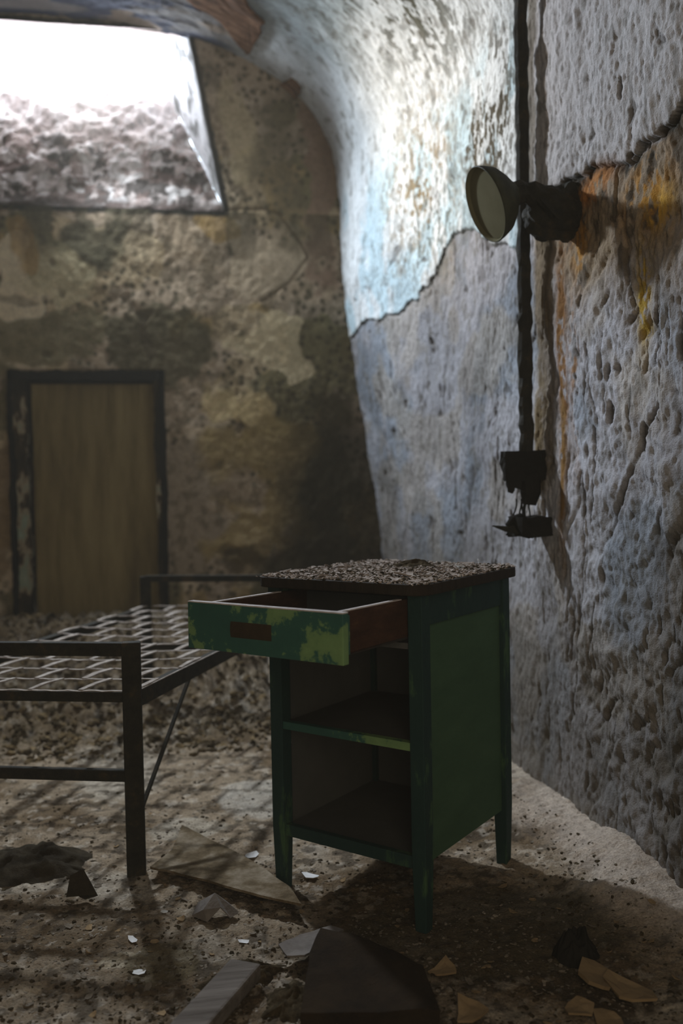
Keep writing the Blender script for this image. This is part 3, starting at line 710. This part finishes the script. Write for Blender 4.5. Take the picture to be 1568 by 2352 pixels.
def place(name, me, loc, rot, sc, label, cat, group=None):
    o = bpy.data.objects.new(name, me); COL.objects.link(o); o.location = loc; o.rotation_euler = rot
    o.scale = (sc, sc, sc) if not isinstance(sc, tuple) else sc
    return tag(o, label, cat, group)
def merged_bits(name, items, mat, label, cat, pre=None):
    """uncountable grit as one mesh; items = (loc, rot, scale, seed)"""
    V = []; Fc = []
    shapes = {}
    for (loc, rot, sc, sd) in items:
        sd = sd % 12
        if sd not in shapes:
            rg = random.Random(sd*7+1); b = []
            n = 5
            for k in range(n): a = 2*PI*k/n+rg.uniform(-0.3,0.3); b.append((math.cos(a)*rg.uniform(0.7,1.3), math.sin(a)*rg.uniform(0.6,1.0)))
            hgt = rg.uniform(0.12, 0.5)
            shapes[sd] = ([Vector((x, y, 0)) for x, y in b]+[Vector((x*0.7+rg.uniform(-.1,.1), y*0.7, hgt*rg.uniform(0.7,1.3))) for x, y in b],
                          [(0,1,6,5),(1,2,7,6),(2,3,8,7),(3,4,9,8),(4,0,5,9),(5,6,7,8,9)])
        vs, fs = shapes[sd]; R_ = Euler(rot).to_matrix(); k = len(V)
        for v in vs: w = R_ @ (v*sc); V.append((w.x+loc[0], w.y+loc[1], w.z+loc[2]))
        for f in fs: Fc.append([i+k for i in f])
    me = bpy.data.meshes.new(name); me.from_pydata(V, [], Fc); me.update(); me.materials.append(mat)
    o = bpy.data.objects.new(name, me); COL.objects.link(o)
    return tag(o, label, cat, kind='stuff')

rng = random.Random(11)
items = []; dark = []
for k in range(5200):
    x = rng.uniform(-hw-0.016, hw+0.016); y = rng.uniform(-0.026, D+0.022)
    p = cabM @ Vector((x, y, HT)); pile = math.exp(-((x-0.06)**2+(y-0.30)**2)/0.02)
    z = HT-0.001+rng.random()*0.004*(1+1.0*pile)
    (items if rng.random() < 0.72 else dark).append(((p.x, p.y, z), (rng.gauss(0,.35), rng.gauss(0,.35), rng.uniform(0,6.3)), rng.uniform(0.0025, 0.0075), k))
merged_bits('plaster_grit', items, M_FLAKE, 'pale crumbled plaster covering the green cabinet top', 'debris')
merged_bits('dirt_crumbs', dark, M_DIRT, 'dark earth crumbs among the plaster on the cabinet top', 'debris')
top_flakes = []
for k in range(110):
    x = rng.uniform(-hw-0.01, hw+0.01); y = rng.uniform(-0.02, D+0.015)
    p = cabM @ Vector((x, y, HT+0.003))
    s = rng.uniform(0.4, 1.0)
    place('plaster_flake', FL[k % 10], p, (rng.gauss(0,.16), rng.gauss(0,.16), rng.uniform(0,6.3)), s, 'small pinkish grey plaster flake lying on the cabinet top', 'flake', 'plaster flakes on the cabinet top')
# mound of dirt at the back of the top
def mound(name, cx, cy, base, rx, ry, hh, seed, mat, label, cat, rot=0.0, n=40, pw=1.3):
    g = np.linspace(-1, 1, n); A, B = np.meshgrid(g, g, indexing='ij'); r = np.hypot(A, B)
    k = np.where(r > 1e-6, np.maximum(np.abs(A), np.abs(B))/np.maximum(r, 1e-6), 1); A2 = A*k; B2 = B*k; r = np.hypot(A2, B2)
    hgt = hh*np.clip(1-r**pw, 0, 1)*(0.45+1.1*fbm(A*3+seed, B*3, seed, 4))
    edge = 1+0.25*(fbm(A*2+9, B*2, seed+3, 3)-0.5)*2
    X = A2*rx*edge; Y = B2*ry*edge; c_, s_ = math.cos(rot), math.sin(rot)
    P = np.stack([cx+X*c_-Y*s_, cy+X*s_+Y*c_, base+hgt], -1)
    idx = np.arange(n*n).reshape(n, n); q = np.stack([idx[:-1,:-1], idx[1:,:-1], idx[1:,1:], idx[:-1,1:]], -1).reshape(-1, 4)
    me = bpy.data.meshes.new(name); me.from_pydata(P.reshape(-1, 3).tolist(), [], q.tolist()); me.update(); me.materials.append(mat)
    me.polygons.foreach_set('use_smooth', [True]*len(me.polygons))
    o = bpy.data.objects.new(name, me); COL.objects.link(o); return tag(o, label, cat)
mp = on(950, 1300, 2, HT+0.005)
pm = cabM.inverted() @ Vector((mp[0], mp[1], HT)); pm.y = min(pm.y, D-0.06); pm.x = max(min(pm.x, hw-0.07), -hw+0.07); q_ = cabM @ pm
mound('dirt_mound', q_.x, q_.y, HT-0.001, 0.085, 0.045, 0.022, 31, M_DIRT, 'low brown dirt mound at the back of the cabinet top', 'dirt', rot=-0.2)
p = on(1056, 1303, 2, HT+0.006); place('paint_chip', FLW[0], p, (0.5, 0.2, 0.3), 1.0, 'bright white paint chip on the right half of the cabinet top', 'paint chip')
p = on(930, 1322, 2, HT+0.006); place('plaster_flake', FL[3], p, (0.15, 0.1, 0.8), 1.8, 'largest pale plaster flake near the front corner of the cabinet top', 'flake')
p = on(1097, 1294, 2, HT+0.004); place('paint_chip', FLW[1], p+np.array([0,0,0.006]), (1.3, 0.1, 1.3), 0.8, 'thin white paint chip standing on edge at the back of the cabinet top', 'paint chip')

# ------------------------------------------------------------------ iron bed
ZM = 0.490
NR = np.array([-0.163, 2.470]); FLc = on(335, 1392, 2, ZM)[:2]; FRc = np.array([0.52, 4.06]); NL = np.array([-0.86, 2.69])
bed = thing('bed_frame', 'rusty iron bed frame with bare strap mesh, left of the green cabinet', 'bed', (float(NR[0]), float(NR[1]), 0))
def bl(mb): mb.v = [(x-float(NR[0]), y-float(NR[1]), z) for x, y, z in mb.v]; return mb
def quad(u, v):      # u: left->right, v: near->far
    return (NL*(1-u)+NR*u)*(1-v)+(FLc*(1-u)+FRc*u)*v
PT = 0.625
for c, hh, wn in ((NR, PT, 0.050), (NL, PT, 0.050), (FLc, PT+0.005, 0.050), (FRc, PT+0.005, 0.050)):
    g = fz(c[0], c[1])-0.02
    mb = MB(); mb.bar((c[0], c[1], g), (c[0], c[1], hh), wn, 0.034, up=(0,1,0)); bl(mb).build('post', M_IRON, bed, bevel=0.004)
def rail(name, a, b, z, w, h, mat=M_IRON):
    mb = MB(); mb.bar((a[0], a[1], z), (b[0], b[1], z), w, h); return bl(mb).build(name, mat, bed, bevel=0.002)
rail('top_rail', NL, NR, PT-0.020, 0.026, 0.036); rail('top_rail', FLc, FRc, PT-0.006, 0.026, 0.030)
rail('lower_rail', NL, NR, 0.262, 0.024, 0.030); rail('lower_rail', FLc, FRc, 0.30, 0.024, 0.030)
def angle_iron(a, b, side):
    mb = MB(); a = Vector((a[0], a[1], 0)); b = Vector((b[0], b[1], 0)); d = (b-a).normalized(); s = d.cross(Vector((0,0,1)))*side
    mb.bar(a+Vector((0,0,ZM-0.022))+s*0.012, b+Vector((0,0,ZM-0.022))+s*0.012, 0.006, 0.044)
    mb.bar(a+Vector((0,0,ZM-0.003)), b+Vector((0,0,ZM-0.003)), 0.030, 0.004)
    return bl(mb).build('side_rail', M_IRON, bed)
angle_iron(NR, FRc, 1); angle_iron(NL, FLc, -1)
mb = MB(); a = Vector((NR[0], NR[1], 0)); b = Vector((FRc[0], FRc[1], 0)); d = (b-a).normalized(); s = d.cross(Vector((0,0,1)))
mb.bar(a+Vector((0,0,ZM+0.0005))+s*0.012, b+Vector((0,0,ZM+0.0005))+s*0.012, 0.004, 0.003); bl(mb).build('dust_line', M_STRAP, bed)
rail('mesh_bar', quad(0, 0.0)+[0, -0.006], quad(1, 0.0)+[0, -0.006], ZM-0.014, 0.006, 0.028)
# spring mesh: long cross straps with staggered links
r = random.Random(5); mb = MB(); NRW = 11; NCL = 5
def mz(u, v): return ZM-0.012*math.sin(PI*min(max(u,0),1))*math.sin(PI*min(v*1.0,1))
for i in range(NRW+1):
    v = i/NRW; prev = None
    for j in range(36+1):
        u = j/36; q = quad(u, min(v+0.0015*math.sin(j*1.7+i), 1)); pnt = Vector((q[0], q[1], mz(u, v)+r.uniform(-0.001, 0.001)))
        if prev is not None: mb.bar(prev, pnt, 0.011, 0.003)
        prev = pnt
for i in range(NRW):
    for j in range(NCL+1):
        u = (j+(0.5 if i % 2 else 0.0))/NCL
        if u > 1: continue
        v0, v1 = i/NRW, (i+1)/NRW
        p0 = quad(u, v0); p1 = quad(min(u+0.01, 1), v1)
        P0 = Vector((p0[0], p0[1], mz(u, v0)+0.002)); P1 = Vector((p1[0], p1[1], mz(u, v1)+0.002)); mid = (P0+P1)/2+Vector((r.uniform(-.006,.006), 0, 0.002))
        w_ = r.uniform(0.012, 0.018); mb.bar(P0, mid, w_, 0.004, w2=w_*1.2); mb.bar(mid, P1, w_*1.2, 0.004, w2=w_*0.9)
sm = bl(mb).build('spring_mesh', M_STRAP, bed); sm['label'] = 'dust covered strap mesh'
# diagonal brace at each visible corner
dv = (FRc-NR)/np.linalg.norm(FRc-NR)
mb = MB(); mb.bar((NR[0]+0.01, NR[1]+0.01, 0.150), (NR[0]+dv[0]*0.40, NR[1]+dv[1]*0.40, ZM-0.03), 0.022, 0.008, up=(1,0,0)); bl(mb).build('brace', M_IRON, bed)
dv2 = (FLc-NL)/np.linalg.norm(FLc-NL)
mb = MB(); mb.bar((NL[0]+0.01, NL[1]+0.01, 0.150), (NL[0]+dv2[0]*0.40, NL[1]+dv2[1]*0.40, ZM-0.03), 0.022, 0.008, up=(1,0,0)); bl(mb).build('brace', M_IRON, bed)

# ------------------------------------------------------------------ conduit, box and bracket on the right wall
PYc = float(on(1203, 600, 0, 1.085)[1])
r = random.Random(8)
pts = []; z = 1.10
while z < 2.60: pts.append((1.14-0.055+r.uniform(-.002,.002), PYc+r.uniform(-.002,.002), z)); z += 0.03
for k in range(1, 24):
    q = arc_pt(PYc, 0.028*k); pts.append((float(q[0])-0.055, PYc, float(q[1])-0.01))
mb = MB(); mb.tube(pts, [0.022+r.uniform(-0.002, 0.003) for _ in pts], 10, rng=r, jitter=0.08)
pipe = mb.build('conduit', M_IRON); tag(pipe, 'dark vertical iron conduit running up the right wall', 'pipe')
jb = thing('junction_box', 'broken black junction box hanging at the lower end of the wall conduit', 'junction box', (1.14, PYc, 1.06))
mb = MB(); mb.add(*(lambda pr: (pr.v, pr.f))(prism([(-0.135,-0.022),(-0.01,-0.028),(0.02,-0.028),(0.02,0.028),(-0.06,0.03),(-0.135,0.02)], -0.02, 0.075)))
mb.build('box', M_BLACK, jb, bevel=0.004)
mb = MB(); mb.add([(-0.135,-0.02,0.06),(-0.128,-0.026,-0.055),(-0.115,-0.026,-0.062),(-0.105,-0.024,-0.045),(-0.085,-0.024,-0.05),(-0.080,-0.02,0.06),
                   (-0.135,-0.012,0.06),(-0.128,-0.018,-0.055),(-0.115,-0.018,-0.062),(-0.105,-0.016,-0.045),(-0.085,-0.016,-0.05),(-0.080,-0.012,0.06)],
                  [(0,1,2,3,4,5),(11,10,9,8,7,6)]+[(i,(i+1)%6,6+(i+1)%6,6+i) for i in range(6)])
mb.build('torn_cover', M_BLACK, jb)
mb = MB(); mb.tube([(-0.045,0,-0.0),(-0.045,-0.002,-0.06),(-0.05,0,-0.10)], [0.036,0.034,0.022], 10, jitter=0.1, rng=r); mb.build('neck', M_BLACK, jb)
for k, (x0, x1, x2, y0) in enumerate([(-0.090,-0.100,-0.128,0.0),(-0.080,-0.080,-0.098,-0.006),(-0.064,-0.058,-0.072,0.004),(-0.052,-0.040,-0.058,-0.003),(-0.068,-0.066,-0.085,0.008)]):
    mb = MB(); pts = []
    for i in range(13):
        t = i/12; x = (1-t)**2*x0+2*t*(1-t)*x1*1.0+t*t*x2; pts.append((x+0.003*math.sin(t*9+k), y0+0.004*math.cos(t*7+k), -0.08-0.118*t))
    mb.tube(pts, 0.0028 if k != 2 else 0.005, 6); mb.build('wire', M_BLACK, jb)
def roughen(o, cuts, amp, seed, freq=40):
    bm = bmesh.new(); bm.from_mesh(o.data)
    bmesh.ops.subdivide_edges(bm, edges=bm.edges, cuts=cuts, use_grid_fill=True); bm.normal_update()
    for v in bm.verts:
        n = float(fbm(np.array([v.co.x*freq+v.co.z*freq*0.7+seed]), np.array([v.co.y*freq-v.co.z*freq*0.6]), seed, 3)[0])-0.5
        v.co += v.normal*2*amp*n
    bm.to_mesh(o.data); bm.free(); o.data.update()
for ch in jb.children:
    if ch.name.startswith('box') or ch.name.startswith('torn'):
        ch.modifiers.clear(); roughen(ch, 4, 0.010, 5)
bkt = thing('wall_bracket', 'broken black bracket with a pointed spike, below the junction box', 'bracket', (1.14, PYc-0.03, 0.89))
mb = MB(); mb.add(*(lambda pr: (pr.v, pr.f))(prism([(0.02,-0.055),(-0.07,-0.055),(-0.10,-0.045),(-0.12,0.03),(-0.08,0.045),(0.02,0.045)], -0.030, 0.032)))
roughen(mb.build('block', M_BLACK, bkt), 4, 0.012, 9)
mb = MB(); mb.tube([(-0.06,0,-0.004),(-0.10,0.0,-0.008),(-0.14,0,-0.004),(-0.185,0.0,0.006)], [0.022,0.018,0.010,0.002], 8, jitter=0.2, rng=r); mb.build('spike', M_IRON, bkt)
mb = MB(); mb.tube([(-0.135,0,0.004),(-0.115,0.004,0.024),(-0.09,0.0,0.034),(-0.070,0,0.020)], [0.008,0.014,0.012,0.006], 8, jitter=0.2, rng=r); mb.build('clamp', M_BLACK, bkt)
mb = MB(); mb.tube([(-0.105,0,0.0),(-0.085,-0.004,-0.018),(-0.055,0.0,-0.026),(-0.03,0,-0.018)], [0.006,0.010,0.012,0.006], 8, jitter=0.3, rng=r); mb.build('torn_edge', M_BLACK, bkt)

# ------------------------------------------------------------------ lamp
ld = on(1113, 471, 1, 2.52); nrm = Vector((-0.93, -0.05, -0.385)).normalized()
base = on(1320, 482, 0, 1.14)
lamp = thing('wall_lamp', 'old flared lamp head with olive disc on a stout arm from the right wall', 'lamp', tuple(float(v) for v in base))
def ll(mb): mb.v = [(x-base[0], y-base[1], z-base[2]) for x, y, z in mb.v]; return mb
RL = 0.109
MR = Matrix.Translation(Vector(ld)) @ nrm.to_track_quat('Z', 'Y').to_matrix().to_4x4()
mb = MB(); mb.lathe([(RL-0.004,-0.004),(RL,0.0),(RL+0.002,-0.004),(RL-0.003,-0.020),(RL-0.014,-0.045),(0.072,-0.068),(0.046,-0.088),(0.034,-0.10),(0.030,-0.11)], MR)
o = ll(mb).build('shade', M_LAMP, lamp, smooth=True)
mb = MB(); mb.lathe([(RL-0.001,-0.001),(RL-0.004,-0.003),(RL-0.006,-0.013),(RL-0.012,-0.016)], MR); ll(mb).build('inner_rim', M_LENS, lamp, smooth=True)
mb = MB(); mb.lathe([(RL-0.007,-0.012),(RL-0.02,-0.0115),(0.0001,-0.0105)], MR); lens = ll(mb).build('disc', M_LENS, lamp, smooth=True); lens['label'] = 'flat olive disc'
neck = Vector(ld)-nrm*0.105; bs = Vector(base)+Vector((0.02, 0, 0))
pts = [neck+nrm*0.03]; rad = [0.034]
for i in range(1, 14):
    t = i/13; pts.append(neck.lerp(bs, t)+Vector((0, 0, 0.010*math.sin(t*5)))); rad.append(0.031+0.012*t+0.004*math.sin(i*2.3))
mb = MB(); mb.tube(pts, rad, 16, jitter=0.10, rng=r); ll(mb).build('arm', M_IRON, lamp)
# crumbling socket where the arm meets the wall
bm = bmesh.new(); bmesh.ops.create_icosphere(bm, subdivisions=4, radius=1.0)
for v in bm.verts:
    n = float(fbm(np.array([v.co.x*2.2+v.co.z*1.3+5]), np.array([v.co.y*2.2-v.co.z*1.1+3]), 77, 4)[0])
    v.co *= 0.65+0.9*n
    v.co = Vector((v.co.x*0.095, v.co.y*0.065, v.co.z*0.070))
    v.co += Vector((-0.035, 0.03, 0.0))
me = bpy.data.meshes.new('socket'); bm.to_mesh(me); bm.free(); me.materials.append(M_IRON)
so = bpy.data.objects.new('socket', me); COL.objects.link(so); so.parent = lamp

# ------------------------------------------------------------------ peeled plaster hanging from the vault
def vault_sheet(name, outline, mat, label, cat, lift0=0.02, lift1=0.05, n=26, seed=1, th=0.012):
    """outline: rows of (left px, right px) picture points, each lying on the vault; the sheet hangs a little off it"""
    rows = []
    for i, (a, b) in enumerate(outline):
        t = i/(len(outline)-1)
        row = []
        for j in range(n):
            s = j/(n-1); px = a[0]+(b[0]-a[0])*s; py = a[1]+(b[1]-a[1])*s
            lf = lift0+(lift1-lift0)*t+0.02*float(fbm(np.array([s*3.0+seed]), np.array([t*5.0]), seed, 3)[0])
            row.append(vaultpt(px, py, lf))
        rows.append(row)
    V = [tuple(p) for r_ in rows for p in r_]; m_ = len(rows)
    fs = [(i*n+j, i*n+j+1, (i+1)*n+j+1, (i+1)*n+j) for i in range(m_-1) for j in range(n-1)]
    me = bpy.data.meshes.new(name); me.from_pydata(V, [], fs); me.update(); me.materials.append(mat)
    me.polygons.foreach_set('use_smooth', [True]*len(me.polygons))
    o = bpy.data.objects.new(name, me); COL.objects.link(o)
    s_ = o.modifiers.new('t', 'SOLIDIFY'); s_.thickness = th; s_.offset = 0
    return tag(o, label, cat)
vault_sheet('peeling_plaster', [((405,-30),(545,-30)),((425,-5),(560,-5)),((455,20),(572,18)),((482,32),(588,35)),((505,48),(608,52)),((522,68),(597,60)),((536,88),(600,78)),((548,103),(588,95)),((560,115),(580,108)),((567,124),(574,120))],
            M_PEEL, 'brown torn sheet of plaster hanging from the vault above the window corner', 'plaster', 0.05, 0.06)
vault_sheet('broken_lath', [((640,195),(668,180)),((655,205),(680,190)),((668,216),(690,202)),((676,228),(688,216))],
            M_PEEL, 'small orange brown stub on the edge of the end wall arch', 'lath', 0.03, 0.03, n=8, seed=4)

# ------------------------------------------------------------------ things on the floor
def floor_poly(name, pix, z, th, mat, label, cat, tilt=None, sub=6, seed=1, amp=0.004):
    """a sheet or board given by its corners on the floor"""
    P = [on(px, py, 2, 0) for px, py in pix]; c = sum(P)/len(P)
    bm = bmesh.new(); vs = [bm.verts.new((p[0]-c[0], p[1]-c[1], 0)) for p in P]; bm.faces.new(vs)
    bmesh.ops.triangulate(bm, faces=bm.faces); bmesh.ops.subdivide_edges(bm, edges=bm.edges, cuts=sub, use_grid_fill=True)
    for v in bm.verts:
        n = float(fbm(np.array([v.co.x*12+seed]), np.array([v.co.y*12]), seed, 3)[0])-0.5
        zz_ = z(v.co.x+c[0], v.co.y+c[1]) if callable(z) else z
        v.co.z = zz_+amp*2*n
    me = bpy.data.meshes.new(name); bm.to_mesh(me); bm.free(); me.materials.append(mat)
    o = bpy.data.objects.new(name, me); COL.objects.link(o); o.location = (c[0], c[1], 0)
    s_ = o.modifiers.new('t', 'SOLIDIFY'); s_.thickness = th; s_.offset = -1
    return tag(o, label, cat)
floor_poly('thin_board', [(345,2010),(395,1965),(418,1905),(520,1958),(600,2010),(668,2070),(692,2108),(600,2088),(480,2050)],
           lambda x, y: 0.008+0.022*max(0, min(1, (2.62-y)/0.45)), 0.006, M_BOARD, 'dirty tan sheet of board lying between bed post and cabinet', 'board', seed=3)
# weathered plank at the bottom edge
pa = on(565, 2215, 2, 0.03); pb = on(400, 2400, 2, 0.03)
mb = MB(); d = Vector(pb)-Vector(pa)
mb.bar((0,0,0), (d.x, d.y, 0.0), 0.072, 0.034)
pl = mb.build('plank', M_PLANK, bevel=0.006, loc=(pa[0], pa[1], 0.022)); tag(pl, 'short grey weathered plank running out of the bottom edge', 'plank')
# dark box lid near the bottom
pa = on(745, 2195, 2, 0.05); 
floor_poly('wooden_slab', [(690,2400),(712,2262),(735,2196),(800,2210),(890,2245),(975,2290),(1010,2400)], lambda x, y: 0.034, 0.03, M_SLAB, 'very dark brown broken slab at the bottom centre edge', 'slab', seed=9, amp=0.006)
floor_poly('plaster_sheet', [(640,2200),(690,2175),(760,2160),(790,2170),(730,2200),(700,2235),(660,2228)], lambda x, y: 0.028, 0.004, M_SHEET, 'curved grey piece of sheet behind the dark slab', 'sheet', seed=5, amp=0.010)
# crumpled piece (tent shaped) in front of the board
def crumple(name, pc, verts, faces, mat, label, cat, th=0.003):
    me = bpy.data.meshes.new(name); me.from_pydata(verts, [], faces); me.update(); me.materials.append(mat)
    o = bpy.data.objects.new(name, me); COL.objects.link(o); o.location = pc
    sb = o.modifiers.new('s', 'SUBSURF'); sb.subdivision_type = 'SIMPLE'; sb.levels = 2; sb.render_levels = 2
    s_ = o.modifiers.new('t', 'SOLIDIFY'); s_.thickness = th; s_.offset = 0
    return tag(o, label, cat)
c = on(495, 2110, 2, 0.0)
crumple('crumpled_scrap', (c[0], c[1], 0.004), [(-0.055,0.01,0.004),(-0.02,-0.025,0.002),(0.0,0.012,0.052),(0.012,-0.018,0.030),(0.055,0.0,0.006),(0.035,-0.02,0.003),(-0.04,0.04,0.02),(0.03,0.045,0.012),(-0.028,-0.008,0.024)],
        [(0,1,8),(1,3,8),(8,3,2),(0,8,2),(0,2,6),(2,3,5),(2,5,4),(2,4,7),(2,7,6)], M_SHEET, 'tent-shaped crumpled grey scrap in front of the tan board', 'scrap')
c = on(180, 2060, 2, 0.0)
crumple('curled_scrap', (c[0], c[1], 0.002), [(-0.03,0.0,0.0),(-0.02,0.012,0.05),(0.0,0.0,0.0),(0.012,0.01,0.065),(0.05,-0.02,0.006),(0.02,-0.03,0.004)],
        [(0,2,3,1),(2,4,3),(2,5,4)], M_CLOTH, 'small dark curled scrap standing on the floor left of the bed post', 'scrap')
def rag(px, py, rx, ry, hh, seed, label, mat=M_CLOTH, rot=0.0, cat='rag', name='rag', pw=2.0):
    c = on(px, py, 2, 0); return mound(name, c[0], c[1], fz(c[0], c[1])-0.006, rx, ry, hh, seed, mat, label, cat, rot=rot, pw=pw)
rag(70, 1985, 0.17, 0.11, 0.05, 51, 'dark crumpled rag on the floor at the left edge')
rag(1325, 2185, 0.055, 0.05, 0.065, 52, 'black rounded stone on the dark floor at lower right', M_BLACK, cat='stone', name='stone')
rag(560, 2240, 0.10, 0.045, 0.035, 53, 'dark heap of debris at the head of the grey plank', M_DIRT, cat='debris', name='debris_heap', rot=0.3)
rag(680, 2300, 0.07, 0.06, 0.03, 54, 'dark heap of debris between plank and brown slab', M_DIRT, cat='debris', name='debris_heap')
for (px, py, sc, lab) in [(1370, 2228, 3.6, 'largest tan plaster piece, leaning beside the black stone at lower right'),
                          (1020, 2208, 1.9, 'pale tan flake lying alone on the dark floor right of centre'),
                          (1080, 2312, 2.3, 'tan flake close to the bottom edge right of the brown slab'),
                          (1445, 2262, 2.8, 'broad tan plaster piece in front of the leaning piece'),
                          (1330, 2300, 2.0, 'flat tan plaster piece near the bottom right'),
                          (1400, 2325, 2.6, 'tan plaster slab at the bottom edge, lower right')]:
    p = on(px, py, 2, 0.01); k = int(px) % 6
    place('plaster_piece', FLT[k], (p[0], p[1], fz(p[0], p[1])+0.004), (0.25 if sc > 3 else 0.05, 0.05, px*0.01), sc, lab, 'plaster piece')
for (px, py, sc, lab) in [(575, 1962, 1.5, 'pale chip behind the tan board, left of the front cabinet leg'),
                          (715, 2010, 1.6, 'white chip on the lit floor beneath the cabinet'),
                          (375, 2091, 0.6, 'tiny white chip on bare floor left of the crumpled scrap'),
                          (560, 2152, 0.7, 'tiny bluish white chip in front of the crumpled scrap'),
                          (305, 2150, 0.9, 'small pale chip on the floor below the bed post'),
                          (315, 2222, 0.9, 'small pale chip near the pale floor patch')]:
    p = on(px, py, 2, 0.005); place('paint_chip', FLW[int(px) % 4], (p[0], p[1], fz(p[0], p[1])+0.003), (0.1, 0.05, px*0.1), sc, lab, 'paint chip')

# loose flakes over the floor
def in_frame_floor(rg):
    while True:
        px = rg.uniform(-40, 1600); py = 1660+(2400-1660)*rg.random()**0.8
        p = on(px, py, 2, 0)
        if p[0] < 1.06 and p[1] < 4.3: return p
rg = random.Random(77)
for k in range(230):
    p = in_frame_floor(rg)
    place('floor_flake', FLG[k % 5] if rg.random() < 0.7 else FLT[k % 6], (p[0], p[1], fz(p[0], p[1])+0.001), (rg.gauss(0,.2), rg.gauss(0,.2), rg.uniform(0,6.3)), rg.uniform(0.25, 0.7),
          'small plaster flake scattered loose on the dirty floor', 'flake', 'loose flakes on the floor')
def grit(n, gen, mat, name, label, smin, smax, seed):
    rg = random.Random(seed); pts = [gen(rg) for _ in range(n)]
    A = np.array([[p[0] for p in pts]]); B = np.array([[p[1] for p in pts]]); hz = floor_fields(A, B)[0][0]
    merged_bits(name, [((p[0], p[1], float(z)-0.001), (rg.gauss(0,.3), rg.gauss(0,.3), rg.uniform(0,6.3)), smin+(smax-smin)*rg.random()**2.5, i) for i, (p, z) in enumerate(zip(pts, hz))], mat, label, 'grit')
grit(9000, in_frame_floor, M_GRIT, 'floor_grit', 'pale plaster grit strewn over the floor', 0.0018, 0.007, 1)
grit(5000, in_frame_floor, M_DIRT, 'floor_dirt', 'dark crumbs of earth strewn over the floor', 0.002, 0.009, 2)
def back_pile(rg): return (rg.uniform(-1.3, 1.05), 3.55+1.5*rg.random())
grit(3000, back_pile, M_RUBBLE, 'rubble', 'brown rubble banked against the end wall behind the bed', 0.008, 0.030, 3)
grit(1500, back_pile, M_DIRT, 'dark_rubble', 'dark rubble banked against the end wall behind the bed', 0.008, 0.030, 4)

# thin haze added in the closed cell to lift the blacks
hz = bpy.data.materials.new('added_haze'); hz.use_nodes = True
nt = hz.node_tree; nt.nodes.clear(); out = nt.nodes.new('ShaderNodeOutputMaterial'); vs_ = nt.nodes.new('ShaderNodeVolumeScatter')
vs_.inputs['Color'].default_value = (1.0, 0.96, 0.84, 1); vs_.inputs['Density'].default_value = 0.009
nt.links.new(vs_.outputs[0], out.inputs['Volume'])
m = MB(); m.box(-2.62, 1.3, -0.72, 5.05, -0.05, 3.66); ho = m.build('lift_haze', hz); ho['kind'] = 'stuff'
tag(ho, 'thin unseen haze added to lift the blacks of the dim cell', 'haze')
